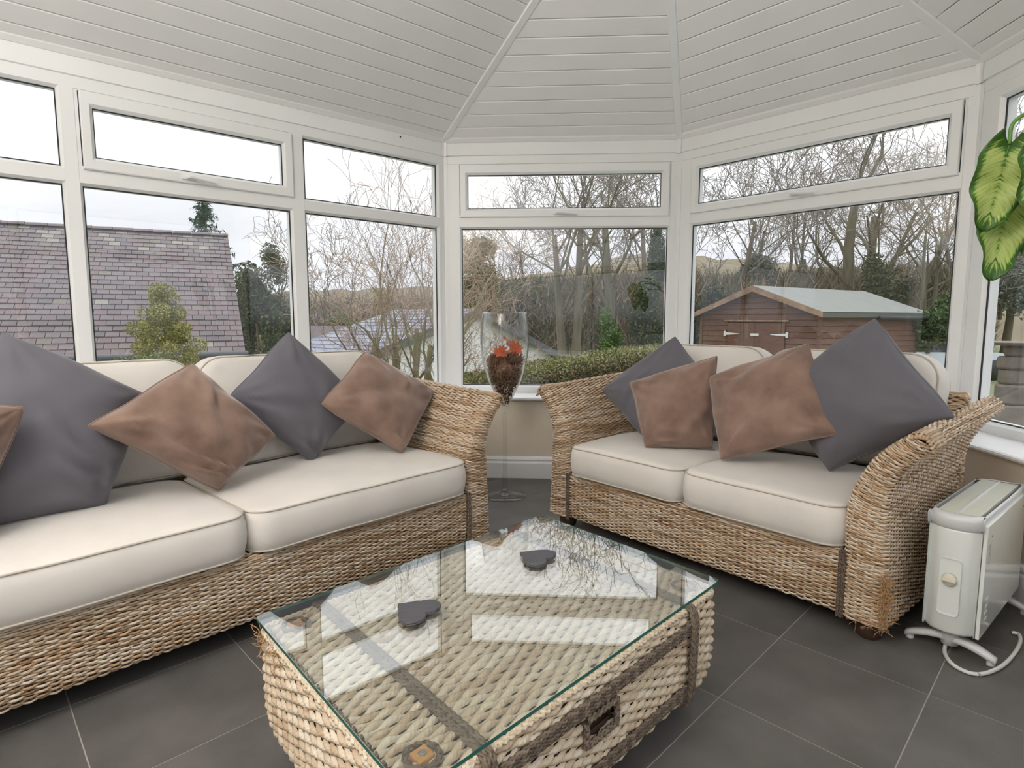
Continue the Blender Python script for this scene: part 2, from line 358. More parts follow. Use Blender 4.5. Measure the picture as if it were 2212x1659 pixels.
def window(k, name, xs, cells, d_lo=None):
    """xs: jamb outer ends; cells: list of (x0,x1,kind, sash outer x0,x1) with low pane x0..x1"""
    root = empty(name, tuple(nrm(k) * D[k]) + (0,), math.radians(A[k]), kind='structure')
    fr = MB(); hbar(fr, xs[0], xs[1], .564, ZB, 0, 1); hbar(fr, xs[0], xs[1], 2.147, ZH, 1, 0)
    vbar(fr, xs[0], cells[0][0], .608, 2.158, 0, 1); vbar(fr, cells[-1][1], xs[1], .608, 2.158, 1, 0)
    fr.build('window_frame', M['upvc'], root)
    for a_, b_ in zip(cells[:-1], cells[1:]):
        m = MB(); vbar(m, a_[1], b_[0], ZB - .01, 2.16); m.build('mullion', M['upvc'], root)
    for (x0, x1, kd, u0, u1) in cells:
        pane(root, x0, x1, ZB, ZT)
        m = MB()
        if kd == 'fixed':
            hbar(m, x0 - .012, x1 + .012, ZT, 1.803); m.build('transom', M['upvc'], root)
            pane(root, x0, x1, 1.803, 2.147)
        else:
            hbar(m, x0 - .012, x1 + .012, ZT, 1.812, 1, 0); m.build('transom', M['upvc'], root)
            s = MB(); ring(s, u0 - .03, u1 + .03, 1.77, 2.18, .0265, .004, .06, .001); s.build('frame_rebate', M['upvc'], root)
            s = MB()
            def R(a, b, c, d, y): return [(a, y, c), (b, y, c), (b, y, d), (a, y, d)]
            gx0, gx1, gz0, gz1 = u0 + (x1 - x0) * 0 + .052, u1 - .062, 1.856, 2.084
            gx0, gx1 = (u0 + .050, u1 - .055)
            s.loops([R(u0, u1, 1.797, 2.1530, .05), R(u0, u1, 1.797, 2.1530, -.014), R(u0 + .004, u1 - .004, 1.801, 2.149, -.018), R(gx0 - .014, gx1 + .014, gz0 - .014, gz1 + .014, -.018), R(gx0, gx1, gz0, gz1, .000), R(gx0, gx1, gz0, gz1, .05)], cap=False)
            so = s.build('opening_sash', M['upvc'], root)
            p_ = MB().box(gx0 - .003, gx1 + .003, .008, .012, gz0 - .003, gz1 + .003).build('glass_pane', M['pane'], so)
            m2 = MB(); ring(m2, gx0 - .004, gx1 + .004, gz0 - .004, gz1 + .004, .0085, .001, .007, .001); m2.build('gasket', M['gasket'], so)
            m3 = MB(); ring(m3, u0 - .0014, u1 + .0014, 1.7956, 2.1544, .002, .0025, .03, .0003); m3.build('seal_gap', M['gasket'], so)
            handle(so, (x0 + x1) / 2 - (.02 if k != 'R' else .03), 1.822)
    return root
window('L', 'window_1', (-1.86, 2.528), [(-1.72, -.655, 'open', -1.71, -.64), (-.575, .366, 'fixed', 0, 0), (.4456, 1.4386, 'open', .4525, 1.4534), (1.5328, 2.473, 'fixed', 0, 0)])
window('M', 'window_2', (-.7045, .9085), [(-.5837, .847, 'open', -.589, .848)])
window('R', 'window_3', (-2.384, -.735), [(-2.273, -.795, 'open', -2.2765, -.7986)])
_q = ends('Q', 0); _e = drc('Q'); uq = sorted([float(_q[0] @ _e), float(_q[1] @ _e)])
window('Q', 'window_4', (uq[0], uq[1]), [(uq[0] + .125, uq[1] - .125, 'open', uq[0] + .12, uq[1] - .12)])
_q = ends('S', 0); _e = drc('S'); us = sorted([float(_q[0] @ _e), float(_q[1] @ _e)])
h = (us[0] + us[1]) / 2
window('S', 'window_5', (us[0], us[1]), [(us[0] + .1, h - .04, 'fixed', 0, 0), (h + .04, us[1] - .1, 'fixed', 0, 0)])

# back (house) wall with a gable up to the ridge, and a glazed door
AP = np.array([0.567, 2.537, 3.05]); ZE = 2.31
ridge_dir = -np.append(drc('L'), 0)
tb = (AP[:2] @ nrm('B') - D['B']); rb = AP + ridge_dir * (-tb if (AP[:2] + drc('L') * tb) @ nrm('B') > D['B'] else -tb)
# distance along the ridge to the back wall plane
sB = (D['B'] + 0.1 - AP[:2] @ nrm('B')) / (ridge_dir[:2] @ nrm('B')); RB = AP + ridge_dir * sB
a, b = ends('B', 0.0)
n3 = np.append(nrm('B'), 0)
f_ = [np.array([a[0], a[1], 0]), np.array([b[0], b[1], 0]), np.array([b[0], b[1], 2.45]), RB + [0, 0, .15], np.array([a[0], a[1], 2.45])]
f_[3] = f_[3] - n3 * 0.1
MB().solid([p + n3 * 0.12 for p in f_], f_).build('wall_back', M['cream'], kind='structure')
a, b = ends('B', 0.02)
MB().prism([tuple(a), tuple(b), tuple(b + nrm('B') * .03), tuple(a + nrm('B') * .03)][::-1], 0, .15).build('baseboard_back', M['white_paint'], kind='structure')
dr = empty('door_1', tuple(nrm('B') * (D['B'] - .0)) + (0,), math.radians(A['B']), kind='structure')
cB = float(((a + b) / 2) @ drc('B'))
for s_ in (-1, 1):
    m = MB(); x0, x1 = (cB - .82, cB - .01) if s_ < 0 else (cB + .01, cB + .82)
    ring(m, x0, x1, 0.02, 2.02, 0.10, -.055, -.002, .012); o = m.build('door_leaf', M['upvc'], dr)
    MB().box(x0 + .1, x1 - .1, -.03, -.024, .12, 1.92).build('glass_pane', mat('door_glass_dark', (0.12, 0.13, 0.13, 1), 0.08, var=0.05) if s_ < 0 else bpy.data.materials['door_glass_dark'], o)
m = MB(); ring(m, cB - .9, cB + .9, -.04, 2.10, .08, -.03, 0, .01); m.build('door_frame', M['upvc'], dr)

# ceiling: sloping panels clad in boards
roof = empty('ceiling', (AP[0], AP[1], 0), kind='structure'); ro = np.array([AP[0], AP[1], 0.0])
def facet_ceiling(k, off0, w0):
    a, b = ends(k, 0.0); n = nrm(k)
    r = D[k] - AP[:2] @ n; th = math.atan2(AP[2] - ZE, r); sl = r / math.cos(th)
    A3 = np.array([a[0], a[1], ZE]); B3 = np.array([b[0], b[1], ZE])
    topA = AP if k != 'L' else RB; topB = AP if k != 'S' else RB
    nrm3 = np.array([n[0] * math.sin(th), n[1] * math.sin(th), math.cos(th)])
    def at(t, side): 
        base, top = (A3, topA) if side == 0 else (B3, topB); return base + (top - base) * t
    # backing slab
    ext = np.append(n, 0) * 0.14; ext[2] = -0.14 * math.tan(th)
    bot = [A3 + ext, B3 + ext, topB, topA]
    MB().solid([p + nrm3 * .03 - ro for p in bot], [p + nrm3 * .09 - ro for p in bot]).build('roof_panel', M['board'], roof)
    s = off0; first = True; s0 = -0.0
    while s0 < sl - 0.02:
        s1 = min(off0 if first else s0 + w0, sl - 0.004); first = False
        gp = 0.0022
        t0, t1 = max(0, (s0 + gp) / sl), min(1, (s1 - gp) / sl)
        P = [at(t0, 0), at(t0, 1), at(t1, 1), at(t1, 0)]
        c = sum(P) / 4
        e = (P[1] - P[0]); e = e / (np.linalg.norm(e) + 1e-9)
        up = np.cross(nrm3, e); up *= 1 if up @ (P[3] - P[0]) > 0 else -1
        ins = 0.004
        low = [P[0] + up * ins, P[1] + up * ins, P[2] - up * ins, P[3] - up * ins]
        m = MB(); m.solid([p - c for p in low], [p - c + nrm3 * .004 for p in P]); m.solid([p - c + nrm3 * .004 for p in P], [p - c + nrm3 * .02 for p in P])
        m.build('ceiling_board', M['board'], roof, None).location = tuple(c - ro)
        s0 = s1
facet_ceiling('L', .10, .12); facet_ceiling('M', .135, .1165); facet_ceiling('R', .105, .12); facet_ceiling('Q', .10, .12); facet_ceiling('S', .10, .12)
# hip cover strips
def strip(p, q, wd, th_, name, parent=None, k=4):
    p, q = np.array(p), np.array(q); e = (q - p) / np.linalg.norm(q - p)
    sd = np.cross(e, [0, 0, 1]); sd /= np.linalg.norm(sd); up = np.cross(sd, e)
    sec = [(-wd, .012), (-wd, 0), (-wd * .8, -th_), (wd * .8, -th_), (wd, 0), (wd, .012)]
    m = MB(); m.solid([p + sd * x + up * z - ro for x, z in sec], [q + sd * x + up * z - ro for x, z in sec]); return m.build(name, M['upvc'], parent)
for a_, b_ in (('L', 'M'), ('M', 'R'), ('R', 'Q'), ('Q', 'S')):
    c_ = corner(a_, b_, 0.0); strip([c_[0], c_[1], ZE - .004], AP - [0, 0, .004], 0.024, .006, 'hip_strip', roof)
strip(AP - [0, 0, .004], RB - [0, 0, .004], 0.05, .01, 'ridge_strip', roof)
# eaves: flat cover boards, a coved bead, and corner pieces
for i, k in enumerate('LMRQS'):
    m = MB(); prof = [(-.10, 2.205), (.002, 2.213), (.010, 2.216), (.006, 2.300), (-.10, 2.36)]
    L_ = [(*ends(k, o_)[0], z) for o_, z in prof]; R_ = [(*ends(k, o_)[1], z) for o_, z in prof]
    m.solid(L_, R_).build('trim_%d' % (6 + i), M['upvc'], kind='structure')
    m = MB(); prof = [(.000, 2.298), (.012, 2.299), (.034, 2.318), (.040, 2.330), (.03, 2.345), (-.02, 2.345)]
    L_ = [(*ends(k, o_)[0], z) for o_, z in prof]; R_ = [(*ends(k, o_)[1], z) for o_, z in prof]
    m.solid(L_, R_).build('trim_%d' % (11 + i), M['board'], kind='structure')
for i, (a_, b_) in enumerate((('L', 'M'), ('M', 'R'), ('R', 'Q'))):
    c0 = corner(a_, b_, .006); c1 = corner(a_, b_, .018); ea, eb = -drc(a_), drc(b_)
    m = MB().prism([tuple(c0 + ea * .017), tuple(c1 + ea * .017), tuple(c1), tuple(c1 + eb * .017), tuple(c0 + eb * .017), tuple(c0)], 2.208, 2.30)
    m.build('trim_%d' % (16 + i), M['white_paint'], kind='structure')
    # corner post bead below it
    c0 = corner(a_, b_, -.002); c1 = corner(a_, b_, .004)
    m = MB().prism([tuple(c0 + ea * .024), tuple(c1 + ea * .024), tuple(c1), tuple(c1 + eb * .024), tuple(c0 + eb * .024), tuple(c0)], .564, 2.208)
    m.build('trim_%d' % (19 + i), M['upvc'], kind='structure')
# small screw hole mark on the left eaves board
pk = nrm('L') * (D['L'] - .0075) + drc('L') * 2.18
MB().lathe([(.0055, -.0005), (.0055, .0015)], 10).build('screw_hole', M['gasket']).location = (0, 0, 0)
o = bpy.data.objects['screw_hole']; o.location = (pk[0], pk[1], 2.275); o.rotation_euler = (PI / 2, 0, math.radians(A['L'])); tag(o, 'small dark screw hole in the white eaves board above the third left window pane', 'screw hole')

# ------------------------------------------------------------------ weaving
def grid_normals(S):
    du = np.gradient(S, axis=1); dv = np.gradient(S, axis=0); N = np.cross(du, dv); return N / (np.linalg.norm(N, axis=2)[..., None] + 1e-12)
def weave(mb, back, S, pitch, wave, flip=1, seed=0, amp=0.34, mask=None, fat=1.0):
    """S[row, col] surface grid, strands run along the columns axis, one per row of `pitch`."""
    rng = np.random.RandomState(seed); S = np.asarray(S, float)
    d_ = np.linalg.norm(np.diff(S, axis=0), axis=2).mean(1); cu = np.concatenate([[0], np.cumsum(d_)])
    tt = np.unique(np.concatenate([cu, np.linspace(0, cu[-1], max(3, int(cu[-1] / .03)))]))      # even rows by arc length
    tt = np.linspace(0, cu[-1], max(len(cu), int(cu[-1] / .02) + 2)); ii = np.clip(np.searchsorted(cu, tt, 'right') - 1, 0, len(cu) - 2); ff = ((tt - cu[ii]) / (cu[ii + 1] - cu[ii] + 1e-12))[:, None, None]
    S = S[ii] * (1 - ff) + S[ii + 1] * ff
    N = grid_normals(S) * flip; nr, nc = S.shape[:2]
    ln = np.linalg.norm(np.diff(S, axis=0), axis=2).sum(0).max(); NR = max(1, int(round(ln / pitch)))
    th = np.radians([-25, 30, 90, 150, 205]); ct, st = np.cos(th), np.sin(th)
    for k in range(NR):
        v = (k + .5) / NR * (nr - 1); i = min(int(v), nr - 2); f = v - i
        P = S[i] * (1 - f) + S[i + 1] * f; Nn = N[i] * (1 - f) + N[i + 1] * f
        # local row spacing (rows fan out where the surface is longer)
        seg = np.linalg.norm(np.diff(P, axis=0), axis=1); L = np.concatenate([[0], np.cumsum(seg)])
        if L[-1] < 1e-4: continue
        n = max(3, int(math.ceil(L[-1] / (wave / 4))) + 1); s = np.linspace(0, L[-1], n)
        P = np.stack([np.interp(s, L, P[:, c]) for c in range(3)], 1); Nn = np.stack([np.interp(s, L, Nn[:, c]) for c in range(3)], 1)
        Nn /= np.linalg.norm(Nn, axis=1)[:, None] + 1e-12
        T = np.gradient(P, axis=0); T /= np.linalg.norm(T, axis=1)[:, None] + 1e-12; B = np.cross(Nn, T)
        ph = PI * s / wave + PI * (k % 2); hgt = np.cos(ph)
        jit = rng.normal(0, .06, n) ; jit = np.convolve(jit, [.25, .5, .25], 'same')
        P = P + Nn * (pitch * amp * (hgt + jit))[:, None] + B * (pitch * .16 * np.convolve(rng.normal(0, 1, n), [.25, .5, .25], 'same'))[:, None]
        wd = pitch * .50 * fat * (1 + .12 * hgt + rng.normal(0, .05, n)); hh = pitch * .46 * fat * (1 + rng.normal(0, .05, n))
        V = P[:, None] + B[:, None] * (wd[:, None] * ct)[..., None] + Nn[:, None] * (hh[:, None] * st)[..., None]
        I = np.arange(n - 1)[:, None] * 5; J = np.arange(4)[None]
        Q = np.stack([I + J, I + J + 1, I + 5 + J + 1, I + 5 + J], -1).reshape(-1, 4)
        if mask is not None:
            cen = (P[:-1] + P[1:]) / 2; keep = np.repeat(~mask(cen), 4); Q = Q[keep]
            if not len(Q): continue
        u = np.repeat(s[:, None], 5, 1); vv = k * 3.1 + np.linspace(0, .9, 5)[None].repeat(n, 0)
        nseg = int(L[-1] / .22) + 3; tn = np.interp(s, np.linspace(0, L[-1], nseg), rng.rand(nseg)); tn = np.repeat(tn[:, None], 5, 1)
        mb.add(V, Q, uv=np.stack([u.ravel(), vv.ravel()], 1), tone=tn.ravel())
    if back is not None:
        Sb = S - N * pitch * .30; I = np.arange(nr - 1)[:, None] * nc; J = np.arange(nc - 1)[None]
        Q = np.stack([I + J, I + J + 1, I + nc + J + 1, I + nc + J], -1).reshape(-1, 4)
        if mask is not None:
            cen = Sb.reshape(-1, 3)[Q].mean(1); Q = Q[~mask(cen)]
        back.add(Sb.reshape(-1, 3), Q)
def braid(mb, P, N, width, lam=0.05, seed=0, thick=None, nst=4):
    P = np.asarray(P, float); N = np.asarray(N, float); seg = np.linalg.norm(np.diff(P, axis=0), axis=1); L = np.concatenate([[0], np.cumsum(seg)])
    n = int(L[-1] / (lam / 8)) + 2; s = np.linspace(0, L[-1], n); P = np.stack([np.interp(s, L, P[:, c]) for c in range(3)], 1)
    if N.ndim == 1: N = np.repeat(N[None], n, 0)
    else: N = np.stack([np.interp(s, L, N[:, c]) for c in range(3)], 1)
    N /= np.linalg.norm(N, axis=1)[:, None]
    T = np.gradient(P, axis=0); T /= np.linalg.norm(T, axis=1)[:, None]; B = np.cross(N, T); r = thick or width * .22
    rng = np.random.RandomState(seed)
    for k in range(nst):
        ph = 2 * PI * (s / lam + k / nst); lat = width * .36 * np.sin(ph); hh = r * .7 * np.cos(ph * 2 + .5)
        a = np.arange(6) * PI / 3
        c = P + B * lat[:, None] + N * (hh + r * .6)[:, None]
        V = c[:, None] + (B[:, None] * np.cos(a)[None, :, None] * 1.15 + N[:, None] * np.sin(a)[None, :, None]) * r
        I = np.arange(n - 1)[:, None] * 6; J = np.arange(6)[None]; K = (J + 1) % 6
        Q = np.stack([I + J, I + K, I + 6 + K, I + 6 + J], -1).reshape(-1, 4)
        u = np.repeat(s[:, None], 6, 1); vv = k * 3.7 + np.linspace(0, 1, 6)[None].repeat(n, 0)
        mb.add(V, Q, uv=np.stack([u.ravel(), vv.ravel()], 1), tone=np.full(n * 6, rng.rand()))
def woven(name, parent, grids, pitch, wave, material=None, seed=0, mask=None, label=None, extra=None, fat=1.0, amp=.34):
    mb, bk = MB(), MB()
    for i, (S, fl_) in enumerate(grids): weave(mb, bk, S, pitch, wave, fl_, seed + i * 17, mask=mask, fat=fat, amp=amp)
    if extra: extra(mb)
    o = mb.build(name, material or M['wick'], parent, smooth=True, uv=True, tone=True, label=label)
    bk.build('weave_core', M['wick_back'], o)
    return o
def fray(parent, pts, n, ln, seed, spread=.5):
    rng = np.random.RandomState(seed); m = MB()
    for i in range(n):
        p = np.array(pts[rng.randint(len(pts))]) + rng.normal(0, .006, 3)
        d = rng.normal(0, spread, 3) + [0, 0, -.3]; d /= np.linalg.norm(d); q = rng.normal(0, .5, 3)
        l = ln * rng.uniform(.4, 1); P = [p, p + d * l * .4 + q * l * .1, p + d * l * .7 + q * l * .35, p + d * l * .8 + q * l * .7]
        m.tube(catmull(P, 3), rng.uniform(.0005, .0010), 3, False)
    return m.build('frayed_strands', M['fray'], parent, smooth=True, kind='stuff', label='frayed loose fibres')

# ------------------------------------------------------------------ sofas
def rrect(x0, x1, y0, y1, r, n=8):
    out = []
    for cx, cy, a0 in ((x1 - r, y1 - r, 0), (x0 + r, y1 - r, 90), (x0 + r, y0 + r, 180), (x1 - r, y0 + r, 270)):
        for t in range(n): a = math.radians(a0 + 90 * t / (n - 1)); out.append((cx + r * math.cos(a), cy + r * math.sin(a)))
    # densify straights
    res = []
    for i in range(len(out)):
        p, q = np.array(out[i]), np.array(out[(i + 1) % len(out)]); d = np.linalg.norm(q - p); k = max(1, int(d / .05))
        for j in range(k): res.append(p + (q - p) * j / k)
    return np.array(res)
def box_cushion(parent, name, x0, x1, y0, y1, z0, z1, crown=.03, r=.07, belly=.012, xf=None, label=None, seed=0, sag=None, m=None):
    """upholstered box cushion, thin axis z; xf maps local points if it stands upright"""
    O = rrect(x0, x1, y0, y1, r); c = np.array([(x0 + x1) / 2, (y0 + y1) / 2]); rng = np.random.RandomState(seed)
    hx, hy = (x1 - x0) / 2, (y1 - y0) / 2
    ph = rng.rand(6) * 6.28
    def wob(x, y, a=.004): return a * (np.sin(x * 9 + ph[0]) * np.sin(y * 8 + ph[1]) + .5 * np.sin(x * 17 + ph[2] + y * 5))
    def loop(s, z, top):
        P = c + (O - c) * s; X, Y = (P[:, 0] - c[0]) / hx, (P[:, 1] - c[1]) / hy
        Z = z + (crown * top * (np.clip(1 - X ** 2, 0, 1) * np.clip(1 - Y ** 2, 0, 1)) ** .5) + wob(P[:, 0], P[:, 1]) * (1 if s < .98 else .35) * (1 if abs(top) > 0 else .5)
        if sag is not None: Z = Z + sag(P)
        return np.stack([P[:, 0], P[:, 1], Z], 1)
    b = belly
    def off(dlt, z):
        P = O.copy(); n_ = np.roll(P, -1, 0) - np.roll(P, 1, 0); nn = np.stack([n_[:, 1], -n_[:, 0]], 1); nn /= np.linalg.norm(nn, axis=1)[:, None]
        P = P + nn * dlt; Z = np.full(len(P), z) + wob(P[:, 0], P[:, 1]) * .35
        if sag is not None: Z = Z + sag(P)
        return np.stack([P[:, 0], P[:, 1], Z], 1)
    h = z1 - z0
    Ls = [loop(s, z0, -1) for s in (.06, .4, .7, .9, .97)] + [off(-.004, z0 + .001), off(.001, z0 + .006), off(b * .75, z0 + h * .25), off(b, z0 + h * .5), off(b * .75, z0 + h * .75), off(.001, z1 - .006), off(-.004, z1 - .001)] + [loop(s, z1, 1) for s in (.97, .9, .75, .55, .3, .06)]
    if xf: Ls = [xf(l) for l in Ls]
    o = MB().loops(Ls).build(name, m or M['linen'], parent, smooth=True, label=label)
    pm = MB()
    for zz in (z0 + .003, z1 - .003):
        P = off(.001, zz); P = np.vstack([P, P[:1]]); P = xf(P) if xf else P; pm.tube(P, .0035, 6, False)
    pm.build('piping', M['linen_pipe'], o, smooth=True)
    return o
IN_ = np.array([(0, .075), (0, .30), (0, .46), (.020, .54), (.070, .635), (.125, .693), (.178, .735)])
OUT = np.array([(.140, .075), (.130, .30), (.122, .483), (.130, .55), (.158, .61), (.196, .66), (.237, .700)])
def arm_profile(n=24):
    a = catmull(IN_, 6); b = catmull(OUT, 6)
    def rs(P):
        s = np.concatenate([[0], np.cumsum(np.linalg.norm(np.diff(P, axis=0), axis=1))]); t = np.linspace(0, s[-1], n); return np.stack([np.interp(t, s, P[:, 0]), np.interp(t, s, P[:, 1])], 1)
    return rs(a), rs(b)
def make_arm(parent, x_in, sgn, depth, seed):
    I, O_ = arm_profile(); nr = len(I); rows = []
    for i in range(nr):
        (ai, zi), (ao, zo) = I[i], O_[i]; t = i / (nr - 1); rise = .045 * t ** 2
        r = min(.022, (ao - ai) * .45)
        pl = [(depth, ai, 0)]
        for y in np.linspace(depth, r, 9)[1:-1]: pl.append((y, ai, 0))
        for q in range(5): an = PI / 2 * q / 4; pl.append((r - r * math.sin(an), ai + r - r * math.cos(an), r / (ao - ai) * (1 - math.cos(an))))
        for f in (.35, .5, .65): pl.append((-.004, ai + (ao - ai) * f, f))
        for q in range(5): an = PI / 2 * q / 4; pl.append((r - r * math.cos(an), ao - r + r * math.sin(an), 1 - r / (ao - ai) * (1 - math.sin(an))))
        for y in np.linspace(r, depth, 9)[1:]: pl.append((y, ao, 1))
        rows.append([(x_in + sgn * a_, y, zi + (zo - zi) * f + rise * (y / depth)) for y, a_, f in pl])
    S = np.array(rows)
    # rounded top edge, strands along the depth
    top = []
    n_ = S.shape[1]; (ai, zi), (ao, zo) = I[-1], O_[-1]
    for f in np.linspace(0, 1, 6):
        row = []
        bul = .018 * math.sin(PI * f)
        for y in np.linspace(0, depth, 12):
            row.append((x_in + sgn * (ai + (ao - ai) * f + bul * .45), y, zi + (zo - zi) * f + bul + .045 * y / depth))
        top.append(row)
    def rim(mb):       # wrapped strands closing the front of the arm top
        for q in range(9):
            f = q / 8; bul = .020 * math.sin(PI * f); x = x_in + sgn * (ai + (ao - ai) * f + bul * .45); z = zi + (zo - zi) * f + bul
            P = catmull([(x, .11, z + .004), (x, .06, z + .003), (x, .02, z + .001), (x, .003, z - .006), (x - sgn * .001, -.003, z - .014)], 5)
            V0 = mb.n; mb.tube(P, .0062, 7); mb.C[-1] = np.full(len(mb.V[-1]), .2 + .1 * (q % 4)); mb.U[-1] = np.column_stack([np.repeat(np.arange(len(P)) * .01, 7), np.full(len(P) * 7, q * 3.3)])
    o = woven('armrest', parent, [(S, sgn), (np.array(top), -sgn)], .0074, .026, seed=seed, extra=rim, amp=.46)
    return o
def sofa(name, loc, ang, x_in0, x_in1, seams, label, seed, depth=.86):
    root = empty(name, loc, math.radians(ang), label, 'sofa')
    aL = make_arm(root, x_in0, -1, depth, seed); aR = make_arm(root, x_in1, 1, depth, seed + 5)
    # front panel
    xs = np.linspace(x_in0 + .012, x_in1 - .012, 14); S = []
    for z, y in ((.078, .030), (.084, .010), (.12, .004), (.20, .004), (.288, .004), (.300, .010), (.306, .040)): S.append([(x, y, z) for x in xs])
    woven('front_panel', root, [(np.array(S), 1)], .0074, .028, seed=seed + 9, amp=.52)
    MB().box(x_in0, x_in1, .03, depth - .1, .10, .295).build('seat_frame', M['wick_back'], root)
    for x, s_ in ((x_in0, 1), (x_in1, -1)):
        m = MB(); N = np.array([0, -1.0, 0])
        for dx in (-.004, .006):
            braid(m, [(x + s_ * dx, -.002, .07), (x + s_ * dx, -.004, .2), (x + s_ * dx, -.002, .31), (x + s_ * dx, .04, .318)], N, .013, .05, seed + 3, thick=.0035, nst=3)
        m.build('corner_binding', M['braid'], root, smooth=True, uv=True, tone=True, label='dark brown braided binding')
    # back
    xs = np.linspace(x_in0 - .12, x_in1 + .12, 16); S = []
    for y, z in ((depth - .16, .30), (depth - .13, .55), (depth - .09, .70), (depth - .045, .782), (depth - .01, .795), (depth + .02, .775), (depth + .01, .6), (depth, .4), (depth, .08)):
        S.append([(x, y, z) for x in xs])
    S = np.array(S); cy_ = (depth - .16 + depth) / 2
    capL = [S[:, :1] * (1 - f) + np.array([S[0, 0, 0] - .012 * math.sin(PI * f), depth - .05, 0]) * f * np.array([1, 1, 0]) + S[:, :1] * f * np.array([0, 0, .97]) for f in (1, .66, .33)]
    capR = [S[:, -1:] * (1 - f) + np.array([S[0, -1, 0] + .012 * math.sin(PI * f), depth - .05, 0]) * f * np.array([1, 1, 0]) + S[:, -1:] * f * np.array([0, 0, .97]) for f in (.33, .66, 1)]
    S = np.concatenate(capL + [S] + capR, axis=1)
    woven('back_frame', root, [(S, 1)], .0095, .028, seed=seed + 11)
    for x in (x_in0 - .07, x_in1 + .07):
        for y in (.075, depth - .08):
            MB().lathe([(.030, 0), (.042, .012), (.046, .035), (.040, .062), (.034, .078)], 20, x, y).build('foot', M['dark_wood'], root, smooth=True)
    # seat cushions
    ed = [x_in0] + list(seams) + [x_in1]
    for i in range(len(ed) - 1):
        box_cushion(root, 'seat_cushion', ed[i] + .006, ed[i + 1] - .006, -.018, .66, .312, .455, crown=.032, r=.075, seed=seed + i)
    return root
def back_cushion(root, x0, x1, y, z0, z1, lean, seed, thick=.17, r=.11):
    # thin axis = local z -> world -y (towards the sitter), leaning back
    def xf(P):
        X = P[:, 0]; up = P[:, 1]; t = P[:, 2]; ca, sa = math.cos(lean), math.sin(lean)
        return np.stack([X, y - t * ca + up * sa, z0 + up * ca + t * sa], 1)
    return box_cushion(root, 'back_cushion', x0, x1, 0, z1 - z0, -thick / 2, thick / 2, crown=.045, r=r, xf=xf, seed=seed, belly=.016)
sofa_r = sofa('wicker_sofa', (.198, 3.112, 0), -50.1, .140, 1.467, [.805], 'two-seat woven wicker sofa with cream cushions beside the white heater', 100)
sofa_l = sofa('wicker_sofa', (-1.321, 1.446, 0), 47.45, -.34, 1.66, [.664], 'long woven wicker sofa with cream cushions under the left windows', 300)
back_cushion(sofa_r, .14, .80, .70, .47, .945, math.radians(12), 7); back_cushion(sofa_r, .81, 1.52, .70, .47, .945, math.radians(12), 8)
back_cushion(sofa_l, -.34, .765, .70, .46, .925, math.radians(12), 9); back_cushion(sofa_l, .775, 1.655, .70, .46, .925, math.radians(12), 10)
fray(bpy.data.objects['wicker_sofa'], [(1.60, 0.0, z) for z in np.linspace(.08, .26, 14)] + [(1.56, -.004, .085), (1.52, -.004, .085)], 420, .042, 5)

